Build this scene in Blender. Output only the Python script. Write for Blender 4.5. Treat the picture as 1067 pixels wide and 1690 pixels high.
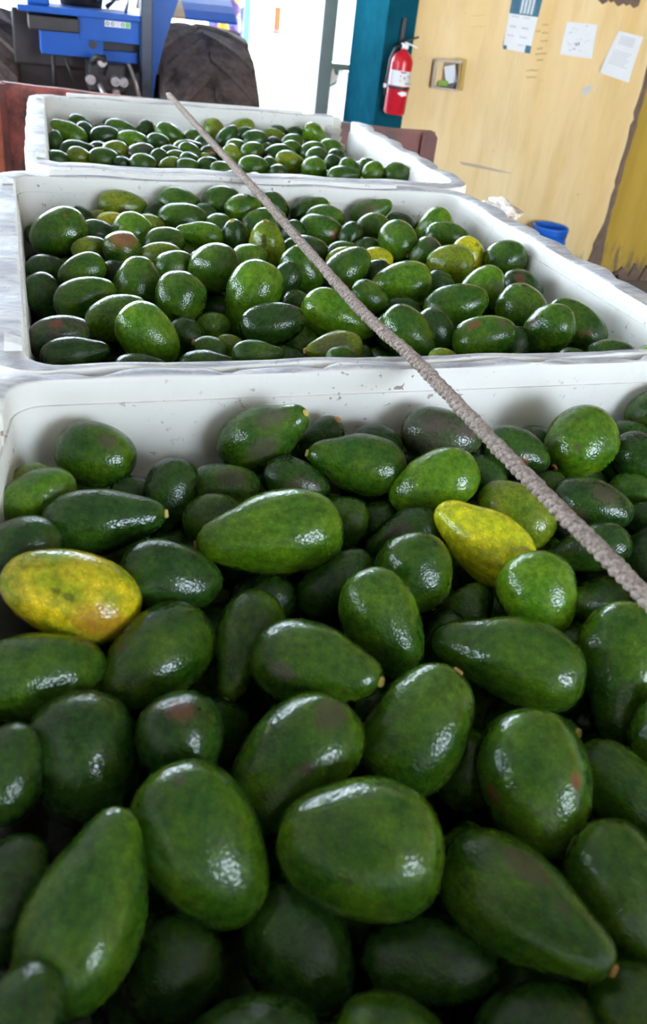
import bpy, bmesh, math, random
from mathutils import Vector, Matrix, noise
import numpy as np

# ------------------------------------------------------------------ scene reset
for _o in list(bpy.data.objects):
    bpy.data.objects.remove(_o, do_unlink=True)
scene = bpy.context.scene
COL = scene.collection
RIM = 1.33                      # height of the bin rims above the floor (m)

# ------------------------------------------------------------------ camera
F_PX, IMG_H = 1400.69, 1690.0
pitch, yaw, roll = .5415, .3752, .1259
fwd = Vector((math.cos(pitch)*math.sin(yaw), math.cos(pitch)*math.cos(yaw), -math.sin(pitch)))
rgt = fwd.cross(Vector((0, 0, 1))).normalized()
upv = rgt.cross(fwd)
c_, s_ = math.cos(roll), math.sin(roll)
r2 = c_*rgt + s_*upv
u2 = -s_*rgt + c_*upv
cam_d = bpy.data.cameras.new('camera')
cam = bpy.data.objects.new('camera', cam_d)
COL.objects.link(cam)
M = Matrix((r2, u2, -fwd)).transposed().to_4x4()
M.translation = Vector((.0076, -1.0707, .4732 + RIM))
cam.matrix_world = M
cam_d.sensor_fit = 'VERTICAL'
cam_d.sensor_height = 36.0
cam_d.lens = F_PX*36.0/IMG_H
cam_d.shift_y = -45.0/IMG_H
cam_d.clip_start = .02
cam_d.clip_end = 300
cam_d.dof.use_dof = True
cam_d.dof.focus_distance = 1.45
cam_d.dof.aperture_fstop = 5.6
scene.camera = cam

# ------------------------------------------------------------------ world, sun, exposure
world = bpy.data.worlds.new('sky')
scene.world = world
world.use_nodes = True
wn = world.node_tree
bg = wn.nodes['Background']
bg.inputs['Color'].default_value = (.72, .86, 1.0, 1)
bg.inputs['Strength'].default_value = 26.0

sun_d = bpy.data.lights.new('sun', 'SUN')
sun_d.energy = 60.0
sun_d.angle = .01
sun_d.color = (1, .91, .78)
sun = bpy.data.objects.new('sun', sun_d)
COL.objects.link(sun)
sun.rotation_euler = (math.radians(26), math.radians(10), 0)   # high sun, slightly behind the photographer

scene.view_settings.view_transform = 'Standard'
scene.view_settings.look = 'None'
scene.view_settings.gamma = 1
scene.view_settings.use_curve_mapping = False
scene.view_settings.exposure = -0.12

# ------------------------------------------------------------------ helpers
class MB:
    """collects vertices and faces of one mesh"""
    def __init__(self): self.v = []; self.f = []
    def add(self, vs, fs):
        n = len(self.v); self.v += [tuple(p) for p in vs]; self.f += [tuple(i+n for i in f) for f in fs]; return self
    def box(self, x0, x1, y0, y1, z0, z1, b=0.0):
        if b <= 0:
            vs = [(x, y, z) for x in (x0, x1) for y in (y0, y1) for z in (z0, z1)]
            return self.add(vs, [(0,1,3,2),(4,6,7,5),(0,4,5,1),(2,3,7,6),(0,2,6,4),(1,5,7,3)])
        bm = bmesh.new()
        bmesh.ops.create_cube(bm, size=1)
        for v in bm.verts:
            v.co = Vector(((x0+x1)/2+v.co.x*(x1-x0), (y0+y1)/2+v.co.y*(y1-y0), (z0+z1)/2+v.co.z*(z1-z0)))
        bmesh.ops.bevel(bm, geom=bm.edges[:], offset=b, segments=2, affect='EDGES', profile=.6)
        bm.verts.index_update()
        self.add([v.co[:] for v in bm.verts], [[v.index for v in f.verts] for f in bm.faces]); bm.free(); return self
    def obox(self, c, ax, ay, az, hx, hy, hz):
        c, ax, ay, az = Vector(c), Vector(ax), Vector(ay), Vector(az)
        vs = [c+ax*hx*i+ay*hy*j+az*hz*k for i in (-1,1) for j in (-1,1) for k in (-1,1)]
        return self.add(vs, [(0,1,3,2),(4,6,7,5),(0,4,5,1),(2,3,7,6),(0,2,6,4),(1,5,7,3)])
    def tube(self, pts, r, n=8, caps=True):
        pts = [Vector(p) for p in pts]; m = len(pts)
        rs = r if isinstance(r, (list, tuple)) else [r]*m
        prev = None; base = len(self.v)
        for i, p in enumerate(pts):
            t = (pts[min(i+1, m-1)]-pts[max(i-1, 0)]).normalized()
            a = prev if prev is not None else (Vector((0,0,1)) if abs(t.z) < .9 else Vector((1,0,0)))
            s = t.cross(a).normalized() if prev is None else (a - t*a.dot(t)).normalized()
            prev = s; w = t.cross(s)
            for k in range(n):
                q = 2*math.pi*k/n
                self.v.append(tuple(p + (s*math.cos(q)+w*math.sin(q))*rs[i]))
        for i in range(m-1):
            for k in range(n):
                a, b = base+i*n+k, base+i*n+(k+1) % n
                self.f.append((a, b, b+n, a+n))
        if caps:
            self.f.append(tuple(base+k for k in reversed(range(n)))); self.f.append(tuple(base+(m-1)*n+k for k in range(n)))
        return self
    def lathe(self, prof, n=24, c=(0,0,0), axis='z', a0=0.0, a1=2*math.pi):
        """prof: list of (radius, height); full turn or an arc"""
        full = abs(a1-a0-2*math.pi) < 1e-6
        base = len(self.v); cols = n if full else n+1
        for (r, h) in prof:
            for k in range(cols):
                q = a0+(a1-a0)*k/n
                p = (r*math.cos(q), r*math.sin(q), h)
                if axis == 'x': p = (h, p[0], p[1])
                if axis == 'y': p = (p[0], h, p[1])
                self.v.append((c[0]+p[0], c[1]+p[1], c[2]+p[2]))
        for i in range(len(prof)-1):
            for k in range(n):
                k2 = (k+1) % cols
                self.f.append((base+i*cols+k, base+i*cols+k2, base+(i+1)*cols+k2, base+(i+1)*cols+k))
        return self
    def prism(self, poly, y0, y1):
        """polygon in xz extruded along y"""
        n = len(poly)
        vs = [(x, y0, z) for x, z in poly]+[(x, y1, z) for x, z in poly]
        fs = [tuple(reversed(range(n))), tuple(range(n, 2*n))]+[(i, (i+1) % n, n+(i+1) % n, n+i) for i in range(n)]
        return self.add(vs, fs)
    def mesh(self, name, mat, smooth=False):
        me = bpy.data.meshes.new(name); me.from_pydata(self.v, [], self.f); me.update()
        if smooth:
            me.polygons.foreach_set('use_smooth', [True]*len(me.polygons))
        bm = bmesh.new(); bm.from_mesh(me); bmesh.ops.recalc_face_normals(bm, faces=bm.faces); bm.to_mesh(me); bm.free()
        if mat: me.materials.append(mat)
        return me
    def build(self, name, mat, parent=None, smooth=False, loc=None):
        o = bpy.data.objects.new(name, self.mesh(name, mat, smooth)); COL.objects.link(o)
        if parent: o.parent = parent
        if loc: o.location = loc
        return o

def tag(o, label=None, cat=None, group=None, kind=None):
    if label: o['label'] = label
    if cat: o['category'] = cat
    if group: o['group'] = group
    if kind: o['kind'] = kind
    return o

def empty(name, loc, rz=0.0):
    o = bpy.data.objects.new(name, None); COL.objects.link(o); o.location = loc; o.rotation_euler = (0, 0, rz)
    o.empty_display_size = .05; return o

def edge_split(o, ang=35):
    """smooth shading with sharp edges kept"""
    me = o.data; bm = bmesh.new(); bm.from_mesh(me)
    for e in bm.edges:
        if len(e.link_faces) == 2 and e.calc_face_angle(0) > math.radians(ang): e.smooth = False
    for f in bm.faces: f.smooth = True
    bm.to_mesh(me); bm.free(); return o

# ------------------------------------------------------------------ materials
def newmat(name):
    m = bpy.data.materials.new(name); m.use_nodes = True
    nt = m.node_tree; return m, nt, nt.nodes['Principled BSDF']
def N(nt, t, **kw):
    n = nt.nodes.new(t)
    for k, v in kw.items(): setattr(n, k, v)
    return n
def L(nt, a, b): nt.links.new(a, b)
def noise_n(nt, scale, detail=4, rough=.55, vec=None, dist=0.0):
    n = N(nt, 'ShaderNodeTexNoise'); n.inputs['Scale'].default_value = scale; n.inputs['Detail'].default_value = detail
    n.inputs['Roughness'].default_value = rough; n.inputs['Distortion'].default_value = dist
    if vec is not None: L(nt, vec, n.inputs['Vector'])
    return n.outputs['Fac']
def ramp(nt, fac, stops):
    n = N(nt, 'ShaderNodeValToRGB'); cr = n.color_ramp
    while len(cr.elements) < len(stops): cr.elements.new(.5)
    for e, (p, c) in zip(cr.elements, stops): e.position = p; e.color = (*c, 1) if len(c) == 3 else c
    L(nt, fac, n.inputs['Fac']); return n.outputs['Color']
def gray(nt, fac, a, b): return ramp(nt, fac, [(a, (0,0,0)), (b, (1,1,1))])
def mix(nt, fac, a, b, mode='MIX'):
    n = N(nt, 'ShaderNodeMix', data_type='RGBA', blend_type=mode)
    for sock, val in ((n.inputs[0], fac), (n.inputs[6], a), (n.inputs[7], b)):
        if hasattr(val, 'is_linked') or hasattr(val, 'links'): L(nt, val, sock)
        elif isinstance(val, (int, float)): sock.default_value = val
        else: sock.default_value = (*val, 1)
    return n.outputs[2]
def mathn(nt, op, a, b=None, clamp=False):
    n = N(nt, 'ShaderNodeMath', operation=op, use_clamp=clamp)
    for i, val in enumerate((a, b)):
        if val is None: continue
        if hasattr(val, 'links'): L(nt, val, n.inputs[i])
        else: n.inputs[i].default_value = val
    return n.outputs[0]
def bump(nt, bsdf, h, strength=.3, dist=.005):
    n = N(nt, 'ShaderNodeBump'); n.inputs['Strength'].default_value = strength; n.inputs['Distance'].default_value = dist
    L(nt, h, n.inputs['Height']); L(nt, n.outputs[0], bsdf.inputs['Normal'])
def wpos(nt): return N(nt, 'ShaderNodeNewGeometry').outputs['Position']
def scaled(nt, vec, s):
    n = N(nt, 'ShaderNodeVectorMath', operation='MULTIPLY'); L(nt, vec, n.inputs[0]); n.inputs[1].default_value = s; return n.outputs[0]

def simple(name, col, rough=.5, metal=0.0, var=.15, scale=12, bmp=0.0, dirt=None, dirt_amt=(.55, .75), spec=.5):
    m, nt, b = newmat(name); p = wpos(nt)
    f = noise_n(nt, scale, 5, .6, p)
    c = mix(nt, f, tuple(x*(1-var) for x in col), tuple(min(1, x*(1+var)) for x in col))
    if dirt:
        g = gray(nt, noise_n(nt, scale*.45, 6, .65, p), *dirt_amt)
        c = mix(nt, g, c, dirt)
    L(nt, c, b.inputs['Base Color']); b.inputs['Roughness'].default_value = rough; b.inputs['Metallic'].default_value = metal; b.inputs['Specular IOR Level'].default_value = spec
    if bmp: bump(nt, b, noise_n(nt, scale*4, 6, .6, p), bmp, .004)
    return m

# --- avocado skin: one material, coloured by per-object properties
def skin_material(name='avocado_skin', heap=False):
    m, nt, b = newmat(name)
    tc = N(nt, 'ShaderNodeTexCoord').outputs['Object']
    oi = N(nt, 'ShaderNodeObjectInfo')
    rand = N(nt, 'ShaderNodeNewGeometry').outputs['Random Per Island'] if heap else oi.outputs['Random']
    if heap: tc = scaled(nt, tc, (24, 24, 24))
    base = scaled(nt, tc, (1, 1, 1.35))
    off = N(nt, 'ShaderNodeVectorMath', operation='ADD'); L(nt, base, off.inputs[0])
    rv = N(nt, 'ShaderNodeCombineXYZ')
    L(nt, mathn(nt, 'MULTIPLY', rand, 37.0), rv.inputs[0]); L(nt, mathn(nt, 'MULTIPLY', rand, 91.0), rv.inputs[1])
    L(nt, rv.outputs[0], off.inputs[1]); p = off.outputs[0]
    def attr(name, out='Color'):
        a = N(nt, 'ShaderNodeAttribute', attribute_type='OBJECT', attribute_name=name); return a.outputs[out]
    t1, t2 = attr('tint'), attr('tint_two')
    if heap:
        t1 = ramp(nt, rand, [(0, (.013, .046, .007)), (.6, (.024, .080, .006)), (1, (.05, .13, .006))])
        t2 = ramp(nt, rand, [(0, (.027, .076, .008)), (.6, (.060, .128, .007)), (1, (.09, .18, .007))])
    big = gray(nt, noise_n(nt, 1.1, 3, .5, p), .36, .66)
    col = mix(nt, big, t1, t2)
    mid = noise_n(nt, 5.5, 5, .65, p)
    dark = mix(nt, 1.0, col, (.58, .62, .55), 'MULTIPLY')
    lite = mix(nt, 1.0, col, (1.6, 1.5, 1.3), 'MULTIPLY')
    col = mix(nt, gray(nt, mid, .3, .7), dark, lite)
    # pale pores
    vor = N(nt, 'ShaderNodeTexVoronoi'); vor.inputs['Scale'].default_value = 15; L(nt, p, vor.inputs['Vector'])
    pore = ramp(nt, vor.outputs['Distance'], [(0.10, (1,1,1)), (0.36, (0,0,0))])
    pm = mathn(nt, 'MULTIPLY', pore, mathn(nt, 'MULTIPLY', noise_n(nt, 7, 3, .6, p), 1.25), True)
    col = mix(nt, pm, col, mix(nt, 1.0, col, (2.1, 1.75, 1.8), 'MULTIPLY'))
    # brownish scuffing
    sc = gray(nt, noise_n(nt, 2.6, 7, .72, p, .6), .58, .74)
    scf = mathn(nt, 'MULTIPLY', sc, attr('scuff', 'Fac'))
    col = mix(nt, scf, col, (.085, .062, .045))
    # individual blemishes
    for k in () if heap else ('one', 'two', 'three'):
        pos, rad, pc = attr('mark_'+k), attr('mark_'+k+'_size', 'Fac'), attr('mark_'+k+'_colour')
        sub = N(nt, 'ShaderNodeVectorMath', operation='DISTANCE'); L(nt, tc, sub.inputs[0]); L(nt, pos, sub.inputs[1])
        q = mathn(nt, 'DIVIDE', sub.outputs['Value'], mathn(nt, 'ADD', rad, .0001))
        amp = mathn(nt, 'MINIMUM', mathn(nt, 'MULTIPLY', rad, 4.5), 2.4)
        q = mathn(nt, 'ADD', q, mathn(nt, 'MULTIPLY', mathn(nt, 'SUBTRACT', noise_n(nt, 13, 5, .75, p), .5), amp))
        msk = ramp(nt, q, [(.62, (1,1,1)), (1.0, (0,0,0))])
        col = mix(nt, mathn(nt, 'MULTIPLY', msk, .62), col, pc)
    L(nt, col, b.inputs['Base Color'])
    rg = N(nt, 'ShaderNodeMapRange'); L(nt, mid, rg.inputs[0]); rg.inputs[3].default_value = .10; rg.inputs[4].default_value = .24
    L(nt, mathn(nt, 'ADD', rg.outputs[0], mathn(nt, 'MULTIPLY', scf, .3)), b.inputs['Roughness'])
    b.inputs['IOR'].default_value = 1.5
    h = mathn(nt, 'ADD', mathn(nt, 'MULTIPLY', vor.outputs['Distance'], .8), noise_n(nt, 8, 3, .5, p))
    bump(nt, b, h, .36, .0012)
    return m
SKIN = skin_material()
HEAP_SKIN = skin_material('heap_avocado_skin', True)

def plastic_material(name, grime, cover):
    m, nt, b = newmat(name); p = wpos(nt)
    c = mix(nt, noise_n(nt, 6, 5, .6, p), (.78, .74, .685), (.89, .855, .80))
    # grey-violet grime on upward faces (rims), streaked
    geo = N(nt, 'ShaderNodeNewGeometry'); sx = N(nt, 'ShaderNodeSeparateXYZ'); L(nt, geo.outputs['Normal'], sx.inputs[0])
    upf = gray(nt, sx.outputs['Z'], .6, .95)
    gr = gray(nt, noise_n(nt, 16, 6, .72, scaled(nt, p, (1, 2.6, .4)), .5), *cover)
    c = mix(nt, mathn(nt, 'MULTIPLY', mathn(nt, 'MULTIPLY', upf, gr), grime), c, (.30, .295, .355))
    # brown specks and scuffs
    sp = gray(nt, noise_n(nt, 85, 3, .6, p, .4), .645, .68)
    sp2 = gray(nt, noise_n(nt, 5, 3, .6, p), .42, .60)
    c = mix(nt, mathn(nt, 'MULTIPLY', mathn(nt, 'MULTIPLY', sp, sp2), .8), c, (.24, .15, .09))
    st = gray(nt, noise_n(nt, 9, 6, .7, scaled(nt, p, (1, 1, .35))), .58, .80)
    c = mix(nt, mathn(nt, 'MULTIPLY', st, .35), c, (.47, .42, .37))
    L(nt, c, b.inputs['Base Color']); b.inputs['Roughness'].default_value = .6; b.inputs['Specular IOR Level'].default_value = .22
    bump(nt, b, noise_n(nt, 60, 4, .6, p), .15, .002)
    return m
PLASTIC = plastic_material('white_bin_plastic', .5, (.42, .66))
RIMPLASTIC = plastic_material('grimy_rim_plastic', .82, (.28, .60))
TEAL_MARK = simple('teal_marker', (.45, .75, .74), .6)
def rope_material():
    m, nt, b = newmat('hemp_rope'); p = wpos(nt)
    c = ramp(nt, noise_n(nt, 240, 4, .7, p), [(.3, (.085, .058, .046)), (.50, (.34, .255, .21)), (.70, (.60, .49, .425))])
    L(nt, c, b.inputs['Base Color']); b.inputs['Roughness'].default_value = .9
    bump(nt, b, noise_n(nt, 500, 4, .7, p), .8, .003); return m
ROPE = rope_material()
STEM = simple('stem_scar', (.46, .22, .055), .7, scale=300, var=.35)
STEM_Y = simple('stem_scar_yellow', (.60, .46, .10), .7, scale=300, var=.35)

def yellow_wall(name, a, bcol, peel):
    m, nt, b = newmat(name); p = wpos(nt)
    st = scaled(nt, p, (1, 1, .16))
    c = mix(nt, gray(nt, noise_n(nt, 3.0, 5, .6, st), .3, .7), a, bcol)
    c = mix(nt, mathn(nt, 'MULTIPLY', gray(nt, noise_n(nt, 9, 5, .65, st), .45, .7), .5), c, tuple(x*.80 for x in a))
    sp = gray(nt, noise_n(nt, 16, 4, .6, p), .715, .75)
    c = mix(nt, mathn(nt, 'MULTIPLY', sp, .75), c, (.20, .13, .08))
    # torn paint and mud splashes near the floor (height in metres)
    sz = N(nt, 'ShaderNodeSeparateXYZ'); L(nt, p, sz.inputs[0])
    hh = mathn(nt, 'ADD', sz.outputs['Z'], mathn(nt, 'MULTIPLY', mathn(nt, 'SUBTRACT', noise_n(nt, 7, 6, .75, scaled(nt, p, (2.2, 1, .5))), .5), -peel))
    low = ramp(nt, hh, [(.04, (1,1,1)), (.20, (0,0,0))])
    c = mix(nt, mathn(nt, 'MULTIPLY', low, .85), c, (.12, .09, .075))
    L(nt, c, b.inputs['Base Color']); b.inputs['Roughness'].default_value = .75
    bump(nt, b, noise_n(nt, 30, 5, .6, p), .15, .004)
    return m
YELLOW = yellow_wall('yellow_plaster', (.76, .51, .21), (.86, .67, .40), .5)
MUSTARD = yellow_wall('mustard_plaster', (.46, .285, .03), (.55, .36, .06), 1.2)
PEEL = simple('bare_brown_plaster', (.17, .11, .085), .9, scale=25, var=.5, bmp=.5)
CONCRETE = simple('dirty_concrete', (.20, .18, .165), .8, scale=5, var=.3, bmp=.2, dirt=(.08, .07, .06))
YARD = simple('pale_yard', (.80, .79, .76), .9, scale=.8, var=.05)
ROOF = simple('dull_roof', (.17, .17, .175), .7, scale=2)
TEAL = simple('teal_paint', (.006, .066, .096), .7, spec=.0, scale=7, var=.35, bmp=.1, dirt=(.006, .046, .062), dirt_amt=(.5, .8))
SHEDWALL = simple('grey_shed_wall', (.30, .29, .28), .8, scale=3)
GREYGREEN = simple('grey_green_paint', (.085, .115, .115), .45, scale=9, var=.25)
def translucent(name, col, share):
    m, nt, b = newmat(name); b.inputs['Base Color'].default_value = (*col, 1); b.inputs['Roughness'].default_value = .5
    t = N(nt, 'ShaderNodeBsdfTranslucent'); t.inputs['Color'].default_value = (*col, 1)
    mx = N(nt, 'ShaderNodeMixShader'); mx.inputs[0].default_value = share
    L(nt, b.outputs[0], mx.inputs[1]); L(nt, t.outputs[0], mx.inputs[2]); L(nt, mx.outputs[0], nt.nodes['Material Output'].inputs['Surface']); return m
PANE = translucent('hazy_white_sheet', (.80, .84, .90), .6)
FOIL = translucent('crumpled_pale_film', (.78, .78, .82), .5)
RUST_R = simple('faded_red_steel', (.42, .095, .07), .65, scale=20, var=.4, bmp=.3, dirt=(.085, .035, .03), dirt_amt=(.40, .60))
RUST_B = simple('brown_red_steel', (.15, .034, .026), .45, spec=.35, scale=9, var=.65, bmp=.3, dirt=(.03, .015, .015), dirt_amt=(.42, .66))
RUST_O = simple('orange_red_steel', (.48, .12, .055), .65, scale=13, var=.35, bmp=.25, dirt=(.12, .05, .035))
BLUE = simple('tractor_blue', (.005, .085, .40), .45, spec=.3, scale=10, var=.25, dirt=(.02, .07, .20), dirt_amt=(.6, .8))
NAVY = simple('dark_navy_steel', (.018, .030, .060), .42, scale=14, var=.6, dirt=(.08, .055, .045), dirt_amt=(.62, .8))
GREASE = simple('greasy_dark_iron', (.022, .019, .020), .5, scale=20, var=.6, dirt=(.10, .07, .055), dirt_amt=(.6, .78))
STEEL = simple('worn_steel', (.42, .40, .40), .4, metal=.7, scale=60, var=.4)
TYRE = simple('muddy_rubber', (.15, .112, .098), .85, spec=.2, scale=22, var=.5, bmp=.9, dirt=(.055, .043, .042), dirt_amt=(.46, .66))
TYRE_SIDE = simple('dark_rubber', (.018, .017, .019), .6, scale=12, var=.4, bmp=.2)
TAN = simple('tan_rust_plate', (.42, .30, .19), .6, scale=14, var=.3)
RED = simple('extinguisher_red', (.55, .008, .020), .28, scale=30, var=.05)
WHITE = simple('white_label', (.78, .78, .80), .5, scale=30, var=.05)
INK = simple('dark_ink', (.10, .10, .14), .6)
BLACKP = simple('black_plastic', (.02, .02, .022), .45)
CHROME = simple('dull_chrome', (.62, .62, .64), .3, metal=.9, scale=40)
WOOD = simple('raw_wood', (.42, .27, .13), .7, scale=25, var=.3)
WOOD_P = simple('pale_wood', (.55, .47, .38), .6, scale=25, var=.2)
PAPER = simple('white_paper', (.80, .81, .85), .7, scale=12, var=.05)
PRINT = simple('faint_grey_print', (.56, .57, .64), .7)
PHOTO = simple('blue_waterfall_print', (.04, .15, .25), .4, scale=25, var=.7)
PHOTO_W = simple('white_waterfall_print', (.66, .72, .78), .5, scale=60, var=.25)
BLUEP = simple('bright_blue_plastic', (.010, .13, .62), .35, scale=20, var=.12)
GREEN_C = simple('green_card', (.22, .42, .05), .6)
TURQ = simple('turquoise_paint', (.10, .50, .46), .5, scale=8)
PALEW = simple('pale_tiled_render', (.74, .76, .70), .8, scale=5, var=.06)
ORANGE = simple('faded_orange_plastic', (.85, .30, .10), .6)

# ------------------------------------------------------------------ the building
def struct(o, label=None): o['kind'] = 'structure'; o['label'] = label or o.name.replace('_', ' '); return o
struct(MB().box(-7, 7, -6.5, 5.1, -.25, 0).build('floor', CONCRETE), 'dark concrete floor of the packing shed')
struct(MB().box(-60, 60, 5.1, 90, -.30, -.02).build('ground_yard', YARD), 'sunlit pale yard outside the open door')
struct(MB().box(-60, 60, -70, -6.5, -.30, -.02).build('ground_forecourt', YARD), 'pale forecourt behind the photographer')
struct(MB().box(-60, -7, -6.5, 5.1, -.30, -.02).build('ground_lane', YARD), 'pale lane along the open left side')
struct(MB().box(-7.3, 7.3, -5.2, 7.6, 3.7, 3.85).build('ceiling', ROOF), 'dull unseen roof over the packing shed, extended past the door to cut sky light')  # roof out of view, lengthened beyond the rear door to block sky light
struct(MB().box(2.32, 4.085, 4.30, 4.60, 0, 3.7).build('wall_back', YELLOW), 'pale yellow plastered wall')
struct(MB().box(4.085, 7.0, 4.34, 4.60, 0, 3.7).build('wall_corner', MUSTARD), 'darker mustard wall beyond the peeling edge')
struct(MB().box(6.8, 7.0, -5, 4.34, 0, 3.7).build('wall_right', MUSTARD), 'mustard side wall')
# unseen sides: shed walls added to narrow the daylight, openings placed for the highlights
mb = MB(); mb.box(-4.6, -4.45, -5, -1.7, 0, 3.7); mb.box(-4.6, -4.45, -1.7, -.3, 0, 1.5); mb.box(-4.6, -4.45, -1.7, -.3, 2.9, 3.7); mb.box(-4.6, -4.45, -.3, .6, 0, 3.7); mb.box(-4.6, -4.45, 3.6, 5.1, 0, 3.7); mb.box(-4.6, -4.45, .6, 3.6, 2.8, 3.7); mb.box(-4.6, -4.45, .6, 3.6, 0, 1.1)
struct(mb.build('wall_left', SHEDWALL), 'unseen grey shed wall, added with a window and a wide opening to shape the light')
mb = MB(); mb.box(-4.6, 1.6, -5.1, -4.95, 0, 3.7); mb.box(4.3, 7.0, -5.1, -4.95, 0, 3.7); mb.box(1.6, 4.3, -5.1, -4.95, 3.35, 3.7)
struct(mb.build('wall_front', SHEDWALL), 'unseen grey shed wall behind the photographer, added with a loading door to shape the light')
mb = MB(); mb.box(-4.6, -2.6, 5.0, 5.1, 0, 3.7); mb.box(-2.6, 2.13, 5.0, 5.1, 3.3, 3.7)
struct(mb.build('wall_door', SHEDWALL), 'shed wall around the open rear door')
# partition end painted teal: broad side towards the door, narrow end towards the bins
struct(MB().box(2.13, 2.32, 4.245, 4.82, 0, 3.7, .006).build('wall_partition', TEAL), 'teal painted end of a partition wall')
# peeling plaster edge between the two yellow walls: ragged strip
rnd = random.Random(3)
mb = MB(); zz = 0.0; edge_l = []
while zz < 2.6:
    edge_l.append((4.085-.006-rnd.random()*.022-(.10*(1-zz/.45) if zz < .45 else 0), zz)); zz += .035+rnd.random()*.05
poly = edge_l+[(4.092+.012*rnd.random()+(.05*(1-z/.4) if z < .4 else 0), z) for _, z in reversed(edge_l)]
mb.prism(poly, 4.283, 4.345)
struct(mb.build('trim_1', PEEL), 'ragged brown strip of bare plaster at the wall corner')
mb = MB()
for k in range(26):
    x = 4.10+k*.1+rnd.uniform(-.03, .03); h = rnd.uniform(.03, .16); w = rnd.uniform(.04, .09)
    mb.prism([(x-w, 0), (x+w, 0), (x+w*.6, h*.6), (x+rnd.uniform(-.02, .02), h), (x-w*.5, h*.7)], 4.32, 4.35)
struct(mb.build('trim_2', PEEL), 'mud and bare plaster along the foot of the mustard wall')
# chipped grey patch, dark chips near the top, old scratch
mb = MB().prism([(3.60, 1.29), (3.64, 1.275), (3.665, 1.30), (3.685, 1.335), (3.65, 1.345), (3.615, 1.33)], 4.292, 4.30)
o = mb.build('plaster_chip', simple('filler_grey', (.62, .58, .55), .8)); o.parent = bpy.data.objects['wall_back']
mb = MB().prism([(2.80, .815), (2.95, .800), (3.10, .775), (3.22, .755), (3.10, .763), (2.93, .782), (2.82, .797)], 4.295, 4.30)
o = mb.build('scratch', simple('scratch_grey', (.48, .37, .28), .8)); o.parent = bpy.data.objects['wall_back']
for k, (x, z) in enumerate(((3.60, 1.83), (3.66, 1.845), (3.72, 1.83), (3.78, 1.838), (3.84, 1.83))):
    mb = MB().prism([(x-.035, z), (x, z-.02), (x+.03, z-.004), (x+.035, z+.05), (x-.02, z+.06)], 4.293, 4.30)
    o = mb.build('plaster_chip', PEEL); o.parent = bpy.data.objects['wall_back']
# handwriting on the wall: short pen strokes (illegible)
mb = MB(); rr = random.Random(11)
for (x0, z0, ln) in ((3.205, 1.655, .05), (3.165, 1.615, .045), (3.215, 1.61, .05), (3.215, 1.565, .055), (3.20, 1.52, .05), (3.20, 1.49, .085), (3.215, 1.455, .055), (3.155, 1.39, .10), (3.17, 1.35, .08)):
    n = int(ln/.006)
    pts = [(x0+.006*i, 4.2985, z0+(.010 if i % 2 else -.002)*rr.uniform(.4, 1.2)+.12*.006*i) for i in range(n)]
    mb.tube(pts, .0016, 4)
o = mb.build('pen_writing', simple('faded_ink', (.36, .25, .12), .8)); o.parent = bpy.data.objects['wall_back']
mb = MB(); rr = random.Random(12)
for (x0, z0, ln) in ((2.70, 1.66, .10), (2.71, 1.60, .11)):
    mb.tube([(x0+.008*i, 4.2988, z0+(.008 if i % 2 else 0)*rr.random()+.15*.008*i) for i in range(int(ln/.008))], .0012, 4)
o = mb.build('pen_writing', simple('faded_pencil', (.52, .40, .24), .8)); o.parent = bpy.data.objects['wall_back']

# door frame by the opening
dr = empty('door_1', (2.02, 5.0, 0)); struct(dr, 'grey green steel door frame beside the bright opening')
MB().box(-.05, .045, -.04, .04, 0, 3.4, .005).build('frame_post', GREYGREEN, dr)
MB().box(.03, .24, -.03, .03, 1.235, 1.275, .004).build('cross_bar', GREYGREEN, dr)
MB().prism([(.03, 1.235), (.10, 1.235), (.09, 1.15), (.045, 1.13), (.03, 1.13)], -.03, .03).build('bracket', GREYGREEN, dr)
MB().tube([(-.06, -.045, 1.20), (-.075, -.05, 1.17), (-.075, -.05, 1.08), (-.06, -.045, 1.05)], .004, 6).build('door_pull', GREYGREEN, dr, True)
MB().box(.05, .24, .035, .042, 1.28, 3.4).build('pane', PANE, dr)
def crumple(x0, x1, z0, z1, y, nx, nz, amp, seed, edge=.0):
    r = random.Random(seed); vs = []; fs = []
    for j in range(nz+1):
        for i in range(nx+1):
            e = edge*(r.random()-.5) if i in (0, nx) or j in (0, nz) else 0
            vs.append((x0+(x1-x0)*i/nx+e, y+amp*(r.random()-.5)*2, z0+(z1-z0)*j/nz+e))
    for j in range(nz):
        for i in range(nx):
            a = j*(nx+1)+i; fs.append((a, a+1, a+nx+2, a+nx+1))
    n = len(vs); vs2 = [(x, yy+.004, z) for x, yy, z in vs]
    fs2 = [tuple(reversed([k+n for k in f])) for f in fs]
    return MB().add(vs+vs2, fs+fs2)
o = crumple(.045, .23, .80, 1.235, -.02, 6, 12, .02, 4, .02).build('plastic_film', FOIL, dr)

# ------------------------------------------------------------------ outside, seen through the opening
ob = empty('outbuilding', (1.3, 9.0, 0)); tag(ob, 'pale outbuilding wall with turquoise window frame beyond the tractor wheel', 'building')
MB().box(-.5, .95, 0, .2, 0, 3.0).build('wall', PALEW, ob)
MB().box(.06, .12, -.03, .0, .9, 2.2).build('window_frame', TURQ, ob)
MB().box(.22, .28, -.03, .0, .9, 2.2).build('window_frame', TURQ, ob)
MB().box(.12, .22, -.03, 0, 1.42, 1.46).build('window_bar', TURQ, ob)
MB().box(.12, .22, -.012, 0, .9, 2.2).build('pane', simple('green_glass', (.30, .62, .52), .2), ob)
o = tag(MB().box(1.925, 1.985, 7.0, 7.06, -.02, 2.6, .004).build('turquoise_post', TURQ), 'thin turquoise post standing outside beside the tractor wheel', 'post')
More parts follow.
